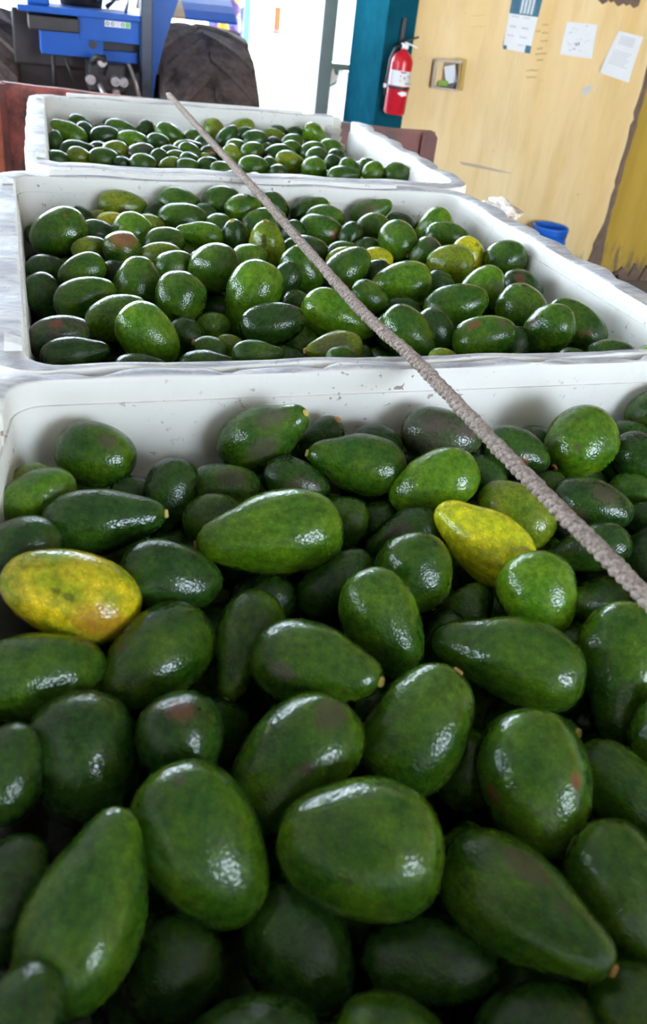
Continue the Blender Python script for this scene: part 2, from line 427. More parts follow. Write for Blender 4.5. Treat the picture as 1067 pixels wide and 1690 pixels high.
# patterned cloth hanging on the post
def cloth_mat():
    m, nt, b = newmat('patterned_cloth'); p = wpos(nt)
    v = N(nt, 'ShaderNodeTexVoronoi'); v.inputs['Scale'].default_value = 13; L(nt, p, v.inputs['Vector'])
    s = N(nt, 'ShaderNodeSeparateColor'); L(nt, v.outputs['Color'], s.inputs[0])
    c = ramp(nt, s.outputs[0], [(0, (.10, .12, .42)), (.3, (.20, .20, .55)), (.5, (.72, .68, .70)), (.68, (.14, .10, .30)), (.85, (.75, .50, .08)), (1, (.60, .52, .62))])
    n = [x for x in nt.nodes if x.type == 'VALTORGB'][-1]; n.color_ramp.interpolation = 'CONSTANT'
    L(nt, c, b.inputs['Base Color']); b.inputs['Roughness'].default_value = .9; return m
vs = []; fs = []; nx, nz = 16, 12
for j in range(nz+1):
    for i in range(nx+1):
        vs.append((1.62+.30*i/nx, 6.98+.025*math.sin(i*1.25+.2*j), .75+1.15*j/nz))
for j in range(nz):
    for i in range(nx): a = j*(nx+1)+i; fs.append((a, a+1, a+nx+2, a+nx+1))
n0 = len(vs); vs += [(x, y+.006, z) for x, y, z in vs]; fs += [tuple(reversed([k+n0 for k in f])) for f in fs[:]]
tag(MB().add(vs, fs).build('patterned_cloth', cloth_mat(), None, True), 'blue, white and yellow patterned cloth hanging outside by turquoise post', 'cloth')
ORANGE_B = simple('deep_orange_plastic', (.085, .016, .006), .8, spec=.05)
bo = empty('bollard', (7.75, 27.2, -.02)); tag(bo, 'distant orange and white bollard in the bright yard', 'bollard')
MB().lathe([(.0, 0), (.14, 0), (.14, .10), (.10, .14), (.10, .15)], 16).build('base', simple('bollard_grey', (.03, .025, .024), .8, spec=.05), bo)
MB().lathe([(.11, .14), (.11, .75)], 16).build('sleeve', ORANGE_B, bo)
MB().lathe([(.112, .75), (.112, .98)], 16).build('band', WHITE, bo)
MB().lathe([(.11, .98), (.11, 1.45), (.08, 1.5), (0, 1.5)], 16).build('sleeve', ORANGE_B, bo)

# ------------------------------------------------------------------ trailer
tr = empty('harvest_trailer', (.55, .4, 0)); tag(tr, 'low rusty red steel trailer carrying the three white bins', 'trailer')
X0, X1 = -1.14, 1.14
MB().box(X0, X1, -2.0, 2.06, .53, .588).build('bed', RUST_B, tr)
for x in (-.75, .75): MB().box(x-.06, x+.06, -2.0, 2.06, .40, .53).build('chassis_beam', RUST_B, tr)
def htop(x): return 1.347-.0455*(x+.58)   # sloping top edge (local x)
def headpanel(xa, xb, mat, thick=(2.0, 2.03)):
    n = 8; r = random.Random(int(xa*100)+7)
    top = [(xa+(xb-xa)*i/n, htop(xa+(xb-xa)*i/n)+r.uniform(-.003, .003)) for i in range(n+1)]
    poly = [(xa, .588)]+top+[(xb, .588)]
    return MB().prism(poly, *thick).build('head_panel', mat, tr)
headpanel(X0, -.578, RUST_O); headpanel(-.574, .30, RUST_R); headpanel(.304, 1.072, RUST_B); 
poly = [(1.076, .588), (1.076, htop(1.076)), (1.125, htop(1.12)), (1.14, htop(1.14)-.015), (1.14, .588)]
MB().prism(poly, 2.0, 2.03).build('head_panel', RUST_B, tr)
for x in (-.576, .302, 1.074):
    MB().box(x-.012, x+.012, 1.985, 2.0, .588, htop(x)-.004, .003).build('weld_rib', RUST_B, tr)
MB().box(X0, X1, 2.03, 2.075, htop(0)-.10, htop(0)-.05).build('back_rail', RUST_B, tr)
MB().tube([(.14, 2.06, .47), (-.10, 2.75, .46), (-.15, 3.0, .46)], .045, 8).build('drawbar', RUST_B, tr)
for sx in (-1, 1):
    for yy in (-1.0, -.2):
        w = MB().lathe([(.10, -.09), (.26, -.09), (.30, -.06), (.30, .06), (.26, .09), (.10, .09)], 24, (sx*.95, yy, .30), 'x').build('wheel', TYRE_SIDE, tr)
        MB().lathe([(0, -.05), (.12, -.05), (.16, -.07), (.16, .07), (.12, .05), (0, .05)], 16, (sx*.95, yy, .30), 'x').build('hub', RUST_B, w)

# ------------------------------------------------------------------ tractor
tc = empty('tractor', (.40, 4.4, 0)); tag(tc, 'blue farm tractor seen from behind, with muddy rear tyres', 'tractor')
def tyre(cx, w, R, yc=0.0):
    hw = w/2
    prof = [(.42, -hw*.62), (.46, -hw*.86), (R*.80, -hw), (R*.93, -hw*.97), (R-.045, -hw*.90), (R-.028, -hw*.5), (R-.022, 0), (R-.028, hw*.5), (R-.045, hw*.90), (R*.93, hw*.97), (R*.80, hw), (.46, hw*.86), (.42, hw*.62)]
    t = MB().lathe(prof, 56, (cx, yc, R), 'x').build('tyre', TYRE, tc, True)
    # chevron lugs
    nl = 19
    lm = None
    for side in (-1, 1):
        for k in range(nl):
            a0 = 2*math.pi*(k+(.5 if side > 0 else 0))/nl
            mb = MB(); vs = []
            seg = 5
            for i in range(seg+1):
                f = i/seg; x = side*hw*(.02+.93*f); da = .36*f
                h = R-.004-.028*f*f; lo_ = R-.06
                wd = .040+.012*f
                for (rr_, dw) in ((lo_, -wd*1.25), (h, -wd*.8), (h, wd*.8), (lo_, wd*1.25)):
                    ang = a0+da+dw/R
                    vs.append((cx+x, yc+rr_*math.cos(ang), R+rr_*math.sin(ang)))
            fs = [(i*4+j, i*4+j+1, i*4+j+5, i*4+j+4) for i in range(seg) for j in range(3)]+[(0, 1, 2, 3), (seg*4+3, seg*4+2, seg*4+1, seg*4)]
            mb.add(vs, fs).build('tread_lug', TYRE, t)
    MB().lathe([(0, -.04), (.20, -.04), (.30, -hw*.3), (.43, -hw*.66), (.43, hw*.66), (.30, hw*.3), (.20, .04), (0, .04)], 28, (cx, yc, R), 'x').build('rim', BLUE, t, True)
    return t
tyre(.63, .54, .735); tyre(-.62, .54, .735)
# rear body (local coords: x-.40, y-4.4)
lx = lambda x: x-.40
MB().box(lx(.03), lx(.72), -.45, 1.6, .35, 1.30, .02).build('transmission_housing', GREASE, tc)
MB().box(lx(.03), lx(.74), -.60, .9, 1.25, 1.495, .01).build('rear_deck', GREASE, tc)
MB().tube([(-.62, 0, .735), (.62, 0, .735)], .13, 12).build('rear_axle', GREASE, tc)
MB().box(lx(.055), lx(.61), -.84, -.55, 1.497, 1.525, .004).build('deck_flange', BLUE, tc)
MB().box(lx(.325), lx(.610), -.82, -.60, 1.400, 1.497, .003).build('blue_panel', BLUE, tc)
MB().box(lx(.10), lx(.325), -.83, -.60, 1.425, 1.485, .006).build('tool_tray', GREASE, tc)
MB().box(lx(.15), lx(.435), -.815, -.60, 1.325, 1.425, .003).build('blue_panel', BLUE, tc)
MB().lathe([(0, -.825), (.018, -.825), (.018, -.81)], 14, (lx(.385), 0, 1.383), 'y').build('bolt_hole', GREASE, tc)
MB().box(lx(.437), lx(.600), -.78, -.62, 1.31, 1.36, .004).build('blue_panel', BLUE, tc)
MB().box(lx(.435), lx(.605), -.74, -.70, 1.355, 1.405).build('recess', GREASE, tc)
MB().box(lx(.608), lx(.662), -.86, -.78, .70, 2.2, .005).build('upright_post', NAVY, tc)
mb = MB().prism([(lx(.662), 1.10), (lx(.69), 1.28), (lx(.735), 1.44), (lx(.79), 1.60), (lx(.86), 2.0), (lx(.662), 2.0)], -.80, -.74); mb.build('fender_plate', BLUE, tc)
# fender over the right wheel: arched plate, blue outside, tan rust near the root
def fender(xa, xb, a0, a1, R, mat, name, th=.012):
    vs = []; n = 14
    for i in range(n+1):
        a = a0+(a1-a0)*i/n
        for (x, rr_) in ((xa, R), (xb, R), (xb, R+th), (xa, R+th)): vs.append((lx(x), rr_*math.cos(a), .735+rr_*math.sin(a)))
    fs = [(i*4+j, i*4+(j+1) % 4, i*4+4+(j+1) % 4, i*4+4+j) for i in range(n) for j in range(4)]+[(0, 1, 2, 3), (n*4+3, n*4+2, n*4+1, n*4)]
    return MB().add(vs, fs).build(name, mat, tc, False)
FR = .90
fender(.885, 1.16, math.radians(56), math.radians(121), FR, BLUE, 'fender')
fender(.75, .885, math.radians(56), math.radians(121), FR, TAN, 'fender_root')
fender(-.42, -.02, math.radians(56), math.radians(121), FR, BLUE, 'fender')
# hydraulic couplers
hy = MB().box(lx(.355), lx(.525), -.92, -.70, 1.19, 1.315, .012).build('valve_block', GREASE, tc)
MB().lathe([(.0, -.97), (.012, -.97), (.012, -.955), (.022, -.955), (.024, -.92)], 14, (lx(.362), 0, 1.246), 'y').build('coupler', STEEL, hy)
MB().lathe([(.0, -.955), (.013, -.955), (.013, -.97), (.021, -.97), (.023, -.92)], 14, (lx(.474), 0, 1.247), 'y').build('coupler', STEEL, hy)
MB().lathe([(.0, -.955), (.013, -.955), (.013, -.97), (.021, -.97), (.023, -.92)], 14, (lx(.512), 0, 1.246), 'y').build('coupler', STEEL, hy)
MB().lathe([(.0, -.955), (.010, -.955), (.010, -.965), (.017, -.965), (.018, -.92)], 12, (lx(.478), 0, 1.196), 'y').build('coupler', STEEL, hy)
MB().tube([(lx(.37), -.93, 1.32), (lx(.39), -.96, 1.345), (lx(.42), -.96, 1.345), (lx(.43), -.93, 1.31), (lx(.415), -.93, 1.27)], .016, 8).build('pipe', GREASE, hy, True)
MB().tube([(lx(.40), -.94, 1.23), (lx(.42), -.96, 1.19), (lx(.44), -.95, 1.15)], .013, 8).build('pipe', STEEL, hy, True)
MB().lathe([(0, -.02), (.02, -.02), (.026, 0), (.02, .02), (0, .02)], 12, (lx(.415), -.94, 1.325), 'y').build('cap', STEEL, hy)
MB().tube([(lx(.545), -.88, 1.32), (lx(.575), -.90, 1.24), (lx(.60), -.92, 1.15)], .010, 8).build('linkage_rod', STEEL, tc, True)
MB().tube([(lx(.25), -.88, 1.33), (lx(.29), -.90, 1.22)], .006, 6).build('linkage_rod', GREASE, tc, True)
MB().tube([(lx(.20), -.88, 1.33), (lx(.20), -.88, 1.20)], .010, 6).build('linkage_rod', GREASE, tc, True)
# decal with round symbols
dc = MB().box(lx(.443), lx(.562), -.8225, -.8205, 1.466, 1.492).build('decal', WHITE, tc)
for k, m_ in enumerate((INK, INK, PRINT, INK, simple('decal_green', (.15, .55, .15), .5))):
    cx = lx(.455+k*.0235)
    if k == 4: MB().box(cx-.010, cx+.010, -.8235, -.8225, 1.468, 1.490).build('symbol', m_, dc)
    else: MB().lathe([(.0045, -.8235), (.0085, -.8235), (.0085, -.8225), (.0045, -.8225)], 14, (cx, 0, 1.479), 'y').build('symbol', m_, dc)
# things on the deck and hood further forward
MB().box(lx(.10), lx(.20), -.78, -.62, 1.525, 1.60, .01).build('deck_box', BLUE, tc)
MB().lathe([(0, 1.525), (.10, 1.525), (.11, 1.60), (.09, 1.66), (0, 1.68)], 18, (lx(.36), -.52, 0)).build('seat_mount', GREASE, tc, True)
MB().tube([(lx(.47), -.66, 1.54), (lx(.50), -.70, 1.57), (lx(.46), -.66, 1.61), (lx(.43), -.70, 1.56)], .012, 6).build('hose', BLACKP, tc, True)
MB().tube([(lx(.545), -.76, 1.525), (lx(.575), -.76, 1.64)], .009, 6).build('lever', STEEL, tc, True)
MB().box(lx(.08), lx(.72), .9, 2.3, 1.0, 1.55, .06).build('hood', BLUE, tc)
MB().box(lx(.15), lx(.65), -.35, .15, 1.60, 1.72, .04).build('seat', BLACKP, tc)
MB().box(lx(.15), lx(.65), .12, .20, 1.70, 2.05, .03).build('seat_back', BLACKP, tc)
for sx in (-.55, .55):
    MB().lathe([(.16, -.10), (.36, -.10), (.40, -.06), (.40, .06), (.36, .10), (.16, .10)], 26, (sx, 1.95, .40), 'x').build('front_tyre', TYRE, tc)
    MB().lathe([(0, -.06), (.17, -.08), (.17, .08), (0, .06)], 18, (sx, 1.95, .40), 'x').build('front_rim', BLUE, tc)
MB().tube([(-.55, 1.95, .40), (.55, 1.95, .40)], .05, 8).build('front_axle', GREASE, tc)

# ------------------------------------------------------------------ things on the back wall
ex = empty('fire_extinguisher', (2.222, 4.165, 1.095)); tag(ex, 'red fire extinguisher hung on the dark teal wall end', 'extinguisher')
ex.rotation_euler = (0, math.radians(1.5), 0)
r_ = .066
MB().lathe([(0, 0), (r_*.85, 0), (r_, .012), (r_, .285), (r_*.97, .305), (r_*.8, .328), (r_*.45, .345), (.018, .352), (.018, .365)], 32).build('cylinder', RED, ex, True)
lb = MB().lathe([(r_+.0012, .165), (r_+.0012, .247)], 24, (0,0,0), 'z', math.radians(185), math.radians(350)).build('label', WHITE, ex, True)
for (a0, a1, z0, z1, mm) in ((250, 282, .236, .243, INK), (248, 256, .215, .225, ORANGE), (248, 256, .190, .20, simple('label_yellow', (.7, .5, .05), .5)), (268, 276, .205, .216, INK), (292, 298, .215, .222, simple('label_red', (.5, .03, .03), .5)), (306, 312, .215, .222, INK), (286, 296, .175, .186, INK), (304, 314, .175, .186, INK), (322, 330, .175, .186, INK)):
    MB().lathe([(r_+.0018, z0), (r_+.0018, z1)], 4, (0,0,0), 'z', math.radians(a0), math.radians(a1)).build('label_print', mm, lb)
MB().lathe([(r_+.003, .145), (r_+.004, .148), (r_+.004, .158), (r_+.003, .161)], 32).build('strap', BLACKP, ex, True)
MB().prism([(-.028, .125), (.0, .138), (.03, .136), (.032, .118), (.002, .110)], -r_-.006, -r_-.003).build('inspection_tag', WHITE, ex)
MB().box(-.020, .020, -.020, .020, .362, .392, .004).build('valve', CHROME, ex)
MB().obox((.030, -.005, .415), (.93, 0, .37), (0, 1, 0), (-.37, 0, .93), .050, .010, .004).build('handle', BLACKP, ex)
MB().obox((.035, -.005, .388), (.96, 0, -.25), (0, 1, 0), (.25, 0, .96), .045, .010, .004).build('handle', CHROME, ex)
MB().lathe([(0, -.034), (.014, -.034), (.014, -.02)], 12, (-.004, 0, .378), 'y').build('pressure_gauge', WHITE, ex)
MB().tube([(-.02, 0, .378), (-.06, -.005, .36), (-.080, -.005, .30), (-.082, -.005, .18), (-.078, -.005, .10)], .008, 8).build('hose', BLACKP, ex, True)
MB().lathe([(0, .145), (.009, .145), (.009, .165), (0, .165)], 10, (-.090, -.01, 0)).build('hose_clip', WHITE, ex)
MB().box(-.012, .012, .055, .080, .38, .52, .003).build('wall_bracket', BLACKP, ex)

# shadow-box frame with card inside, turned a little to the left
bx = empty('wall_box', (2.60, 4.28, 1.26)); tag(bx, 'small wooden box with a card inside on the yellow wall', 'box')
bx.rotation_euler = (0, math.radians(-1), math.radians(-32))
MB().box(-.085, .085, .0, .012, 0, .155).build('back_board', WOOD, bx)
MB().box(-.085, -.072, -.075, 0, 0, .155, .002).build('side_board', WOOD_P, bx)
MB().box(.072, .085, -.075, 0, 0, .155, .002).build('side_board', WOOD, bx)
MB().box(-.085, .085, -.075, 0, -.012, 0, .002).build('bottom_board', WOOD_P, bx)
MB().box(-.085, .085, -.075, 0, .143, .157, .002).build('top_board', WOOD_P, bx)
MB().box(.06, .105, -.01, .02, -.01, .165, .002).build('mount_strip', simple('yellow_strip', (.62, .42, .10), .7), bx)
MB().obox((.02, -.025, .075), (.94, -.1, .3), (.1, 1, 0), (-.3, 0, .94), .036, .002, .052).build('card', PAPER, bx)
MB().obox((-.015, -.04, .022), (1, 0, .05), (0, 1, 0), (0, 0, 1), .028, .002, .014).build('green_card', GREEN_C, bx)
MB().obox((.045, -.04, .018), (1, 0, .3), (0, 1, 0), (-.3, 0, 1), .020, .002, .010).build('dark_card', INK, bx)

def sheet(name, corners, mat, label, cat, curl=.012):
    """paper quad TL,TR,BR,BL in wall x,z"""
    vs = []; n = 8
    (ax, az), (bx_, bz), (cx, cz), (dx, dz) = corners
    for j in range(n+1):
        v = j/n
        for i in range(n+1):
            u = i/n
            x = (ax*(1-u)+bx_*u)*(1-v)+(dx*(1-u)+cx*u)*v; z = (az*(1-u)+bz*u)*(1-v)+(dz*(1-u)+cz*u)*v
            vs.append((x, 4.2975-curl*(v**3)*(.4+.6*abs(u-.5)*2), z))
    m = len(vs); vs += [(x, y+.0008, z) for x, y, z in vs]
    fs = []
    for j in range(n):
        for i in range(n):
            a = j*(n+1)+i; fs += [(a, a+1, a+n+2, a+n+1), (m+a+n+1, m+a+n+2, m+a+1, m+a)]
    o = tag(MB().add(vs, fs).build(name, mat, None, True), label, cat)
    def printed(rects, mat2, pname='print', lift=0.0):
        for (u0, u1, v0, v1) in rects:
            q = []
            for (u, v) in ((u0, v0), (u1, v0), (u1, v1), (u0, v1)):
                x = (ax*(1-u)+bx_*u)*(1-v)+(dx*(1-u)+cx*u)*v; z = (az*(1-u)+bz*u)*(1-v)+(dz*(1-u)+cz*u)*v
                q.append((x, 4.2966-lift-curl*(v**3)*(.4+.6*abs(u-.5)*2), z))
            MB().add(q+[(x, y+.0004, z) for x, y, z in q], [(0,1,2,3), (7,6,5,4), (0,4,5,1), (1,5,6,2), (2,6,7,3), (3,7,4,0)]).build(pname, mat2, o)
    return o, printed
cal, pr = sheet('wall_calendar', [(2.953, 1.80), (3.165, 1.80), (3.149, 1.492), (2.953, 1.504)], PAPER, 'calendar page with a blue waterfall picture pinned on yellow wall', 'calendar')
pr([(0, 1, 0, .335)], PHOTO, 'picture')
pr([(.34+.12*k, .42+.12*k, .0, .31) for k in range(4)], PHOTO_W, 'waterfall', .0006)
pr([(.1, .36, .37, .39), (.5, .76, .37, .39), (.1, .32, .55, .58), (.52, .76, .55, .58), (.08, .3, .72, .745), (.5, .78, .72, .745), (.5, .74, .87, .89)], PRINT)
pr([(0, .12, .93, 1), (.8, 1, .86, 1)], PHOTO, 'corner_picture')
p2, pr = sheet('square_notice', [(3.375, 1.691), (3.602, 1.694), (3.619, 1.498), (3.371, 1.506)], PAPER, 'squarish scribbled white notice between calendar and tilted sheet', 'paper', .006)
rr = random.Random(8)
pr([(u, u+rr.uniform(.03, .12), v, v+.018) for u, v in [(rr.uniform(.1, .75), rr.uniform(.12, .85)) for _ in range(26)]], PRINT)
pr([(.42, .46, .60, .68), (.5, .53, .56, .66), (.40, .42, .76, .80), (.64, .67, .05, .08)], INK, 'scribble')
p3, pr = sheet('printed_sheet', [(3.772, 1.674), (3.974, 1.655), (3.941, 1.379), (3.694, 1.424)], PAPER, 'tilted printed white sheet rightmost on the yellow wall', 'paper', .02)
pr([(.18, .75, .08+.035*k, .095+.035*k) for k in range(6)], PRINT)
pr([(.14, .8-.05*(k % 3), .42+.05*k, .435+.05*k) for k in range(7)], PRINT)

# blue bucket on the floor
bk = empty('blue_bucket', (3.52, 4.14, 0)); tag(bk, 'bright blue plastic bucket standing by the yellow wall', 'bucket')
MB().lathe([(0, 0), (.095, 0), (.10, .01), (.118, .40), (.114, .40), (.098, .02), (0, .02)], 32).build('body', BLUEP, bk, True)
MB().lathe([(.117, .425), (.124, .43), (.124, .448), (.117, .452), (.113, .44), (.115, .395), (.121, .392), (.121, .426)], 32).build('rim', BLUEP, bk, True)
MB().lathe([(.119, .34), (.123, .343), (.123, .352), (.119, .355)], 32).build('band', BLUEP, bk, True)
MB().tube([(.125*math.cos(a), .125*math.sin(a)*.55+.0, .40-.14*math.sin(a)) for a in [math.pi*i/14 for i in range(15)]], .003, 6).build('handle', STEEL, bk, True)

# ------------------------------------------------------------------ bins
BH = .74
def bin_path(Wd, Dp, bow, rc=.045, open_corner=False):
    """plan outline of the inner rim edge, counter-clockwise from the rear right corner. returns (x, y, nx, ny, side, s, frac)"""
    pts = []
    def side(a, b, n, name, t0=0.0, t1=1.0):
        ln = math.hypot(b[0]-a[0], b[1]-a[1]); m = max(6, int(ln*(t1-t0)/.014))
        for i in range(m+1):
            t = t0+(t1-t0)*i/m; bw = bow.get(name, 0)*math.sin(math.pi*t)
            pts.append((a[0]+(b[0]-a[0])*t+n[0]*bw, a[1]+(b[1]-a[1])*t+n[1]*bw, n[0], n[1], name, ln*t))
    def corner(cx, cy, a0, n1, n2):
        for i in range(1, 6):
            a = a0+math.pi/2*i/6
            pts.append((cx+rc*math.cos(a), cy+rc*math.sin(a), math.cos(a), math.sin(a), (n1, n2, i/6), 0))
    if not open_corner: corner(Wd-rc, Dp-rc, 0, 'right', 'back')
    side((Wd-rc, Dp), (rc, Dp), (0, 1), 'back')
    corner(rc, Dp-rc, math.pi/2, 'back', 'left')
    side((0, Dp-rc), (0, rc), (-1, 0), 'left')
    corner(rc, rc, math.pi, 'left', 'front')
    side((rc, 0), (Wd-rc, 0), (0, -1), 'front')
    corner(Wd-rc, rc, 1.5*math.pi, 'front', 'right')
    side((Wd, rc), (Wd, Dp-rc), (1, 0), 'right', 0, .965 if open_corner else 1)
    return pts
def sweep(pts, prof_fn, closed):
    vs = []; fs = []; n = len(pts); m = None
    for p in pts:
        pr_ = prof_fn(p); m = len(pr_)
        for (u, z) in pr_: vs.append((p[0]+p[2]*u, p[1]+p[3]*u, BH+z))
    for i in range(n if closed else n-1):
        j = (i+1) % n
        for k in range(m): fs.append((i*m+k, j*m+k, j*m+(k+1) % m, i*m+(k+1) % m))
    if not closed: fs += [tuple(range(m)), tuple((n-1)*m+k for k in reversed(range(m)))]
    return MB().add(vs, fs)
def make_bin(ox, oy, yw, Wd, Dp, rw, sc, bow, label, open_corner=False, bar=True, lug=True):
    b = empty('picking_bin', (ox, oy, RIM-BH), yw); tag(b, label, 'bin', 'white plastic picking bins on the trailer')
    pts = bin_path(Wd, Dp, bow, open_corner=open_corner)
    def width(p):
        s = p[4]
        if isinstance(s, tuple): return rw[s[0]]*(1-s[2])+rw[s[1]]*s[2]
        amp = sc.get(s, 0); per = .155
        if amp < 0: return rw[s]+amp*max(0, math.cos(2*math.pi*(p[5]+.03*math.sin(p[5]*9))/.165))**3+.0015*math.sin(p[5]*71)
        e = min(1, p[5]/.06, (1.0-p[5])/.06 if p[5] < 1 else 1)
        return rw[s]+amp*max(0, e)*(abs(math.sin(math.pi*p[5]/per))*2-1)+.0015*math.sin(p[5]*71)
    def rim_prof(p):
        w = width(p); i_ = min(.024, w-.005); lift = .0025*math.sin(p[5]*23+ox*9)*(1 if not isinstance(p[4], tuple) else 0)
        thin = (rw[p[4]] if not isinstance(p[4], tuple) else .05) < .03; th = -.013 if thin else -.052
        if thin: i_ = .004
        return [(0, -.042), (0, -.007), (.002, -.002), (min(.007, w*.4), lift), (w-.004 if thin else w-.010, lift), (w-.0015 if thin else w-.003, lift-.0015), (w, lift-.005 if thin else lift-.010), (w, th), (i_, th-.003), (i_, -.042)]
    def wall_prof(p):
        ou = .004 if not isinstance(p[4], tuple) and rw[p[4]] < .03 else .018
        return [(-.003, -.036), (ou, -.036), (ou, -BH+.09), (-.024, -BH+.09), (-.022, -.50), (-.010, -.16), (-.0055, -.056)]
    edge_split(sweep(pts, rim_prof, not open_corner).build('rim', RIMPLASTIC, b), 50)
    edge_split(sweep(pts, wall_prof, not open_corner).build('wall', PLASTIC, b), 50)
    MB().box(-.015, Wd+.015, -.015, Dp+.015, .07, .10, .006).build('base', PLASTIC, b)
    for x in (.10, Wd/2, Wd-.10): MB().box(x-.07, x+.07, -.01, Dp+.01, 0, .07, .006).build('skid', PLASTIC, b)
    rib = MB().box(-.011, .011, -.018, .018, .10, BH-.055, .004).mesh('rib', PLASTIC)
    for k in range(6):
        y = .12+k*(Dp-.24)/5
        for x, name in ((-.026-bow.get('left', 0)*math.sin(math.pi*y/Dp), 'left'), (Wd+.026, 'right')):
            o = bpy.data.objects.new('rib', rib); COL.objects.link(o); o.parent = b; o.location = (x, y, 0)
    if bar:   # raised locating bar along the rear rim
        MB().box(.075, Wd-.16, Dp+.018, Dp+.032, BH-.004, BH+.010, .003).build('locating_bar', PLASTIC, b)
    if lug:
        MB().prism([(-.030, BH-.045), (-.006, BH-.045), (-.004, BH+.006), (-.026, BH+.014)], .045, .075).build('corner_lug', PLASTIC, b)
        MB().prism([(-.030, BH-.045), (-.006, BH-.045), (-.004, BH+.004), (-.026, BH+.010)], Dp-.10, Dp-.06).build('corner_lug', PLASTIC, b)
    return b
bN = make_bin(-.025, -1.109, 0, 1.125, 1.06, dict(front=.055, right=.055, back=.0245, left=.055), dict(front=.006, right=.008, back=-.016, left=.004), dict(left=.045), 'nearest white plastic bin, filled with large avocados in the foreground', bar=False)
bM = make_bin(0, 0, 0, 1.115, 1.06, dict(front=.0185, right=.050, back=.058, left=.060), dict(right=.010, left=.004), {}, 'middle white plastic bin with dirty rims, full of glossy avocados')
bF = make_bin(.0765, 1.2187, -.0323, 1.10, 1.06, dict(front=.058, right=.046, back=.040, left=.052), dict(right=.009, left=.004), {}, 'farthest white plastic bin with a split rear corner, below the tractor', open_corner=True)
# split rear right corner of the far bin: stacked torn edges and a stump of rim
for k in range(6):
    r = random.Random(20+k)
    w = .018+.008*r.random(); z1 = BH-.030-.024*k
    MB().prism([(-.018, z1-.026), (w, z1-.030-.006*r.random()), (w+.006, z1-.008), (w*.5, z1-.003), (-.018, z1)], -.014, .016).build('torn_edge', PLASTIC, bF, loc=(1.052+.001*k, 1.045-.026*k, 0))
MB().box(1.05, 1.085, 1.045, 1.10, BH-.05, BH-.004, .008).build('torn_edge', PLASTIC, bF)
MB().add([(x, y+d, BH+z) for d in (0, .0012) for (x, y, z) in ((.105, 1.0445, -.17), (.117, 1.0445, -.17), (.132, 1.0515, -.065), (.123, 1.0515, -.065))], [(0,1,2,3),(7,6,5,4),(0,4,5,1),(1,5,6,2),(2,6,7,3),(3,7,4,0)]).build('marker_stroke', TEAL_MARK, bF)

# crumpled film caught on the middle bin's right rim
def wad(name, c, sx, sy, sz, seed, mat):
    bm = bmesh.new(); bmesh.ops.create_icosphere(bm, subdivisions=3, radius=1)
    for v in bm.verts:
        n_ = noise.noise(v.co*1.7+Vector((seed, 0, 0)))*.5+noise.noise(v.co*4.1+Vector((0, seed, 0)))*.32
        v.co = Vector((v.co.x*sx, v.co.y*sy, v.co.z*sz))*(1+n_)
    me = bpy.data.meshes.new(name); bm.to_mesh(me); bm.free(); me.materials.append(mat)
    o = bpy.data.objects.new(name, me); COL.objects.link(o); o.location = c; return o
tag(wad('crumpled_film', (1.190, .915, RIM-.010), .028, .080, .026, 3.3, simple('dusty_film', (.60, .50, .42), .5, scale=60, var=.3)), 'dusty crumpled plastic film caught on the middle bin right rim', 'film')

# ------------------------------------------------------------------ rope lying over the three bins
rp = empty('hemp_rope', (.53, -1.17, RIM)); tag(rp, 'frayed grey brown rope stretched lengthwise over all three bins', 'rope')
ctrl = [(.556, 2.35, -.30), (.556, 2.35, -.05), (.555, 2.345, .008), (.5536, 2.325, .020), (.547, 1.7, .014), (.5402, 1.10, .012), (.536, .75, .008), (.5297, .527, .007), (.5185, .145, .010), (.5245, .0, .012), (.527, -.07, .012), (.528, -.35, .010), (.5325, -.592, .009), (.53, -1.0, .010), (.53, -1.16, .012), (.53, -1.185, -.02), (.53, -1.19, -.20)]
def catmull(P, n):
    out = []
    P = [Vector(p) for p in P]
    for i in range(len(P)-1):
        p0, p1, p2, p3 = P[max(i-1, 0)], P[i], P[i+1], P[min(i+2, len(P)-1)]
        m = max(2, int((p2-p1).length/n))
        for k in range(m):
            t = k/m; out.append(.5*((2*p1)+(p2-p0)*t+(2*p0-5*p1+4*p2-p3)*t*t+(3*p1-p0-3*p2+p3)*t**3))
    out.append(P[-1]); return out
cl = catmull(ctrl, .0045)
off = Vector((.53, -1.17, 0))
for k in range(3):
    mb = MB(); pts = []; rs = []; d = 0
    for i, p in enumerate(cl):
        if i: d += (p-cl[i-1]).length
        t = (cl[min(i+1, len(cl)-1)]-cl[max(i-1, 0)]).normalized(); a = t.cross(Vector((1, 0, 0))).normalized(); w = Vector((1, 0, 0))
        ph = 2*math.pi*(d/.036+k/3)
        j = noise.noise(Vector((d*60, k*7, 0)))*.0012
        pts.append(p-off+(a*math.cos(ph)+w*math.sin(ph))*(.0046+j*1.6)); rs.append(.0055+.0018*noise.noise(Vector((d*150, k*3, 5))))
    mb.tube(pts, rs, 7); mb.build('strand', ROPE, rp, True)
mb = MB(); rr = random.Random(2)
for k in range(900):
    p = cl[rr.randrange(8, len(cl)-8)]-off; v = Vector((rr.gauss(0, 1), rr.gauss(0, 1), rr.gauss(0, 1))).normalized()
    b_ = p+v*.007; tip = b_+v*rr.uniform(.002, .006)+Vector((0, rr.uniform(-.004, .004), 0)); s = v.orthogonal()*.0008
    mb.add([b_-s, b_+s, tip], [(0, 1, 2)])
o = mb.build('loose_fibre', ROPE, rp); o['kind'] = 'stuff'

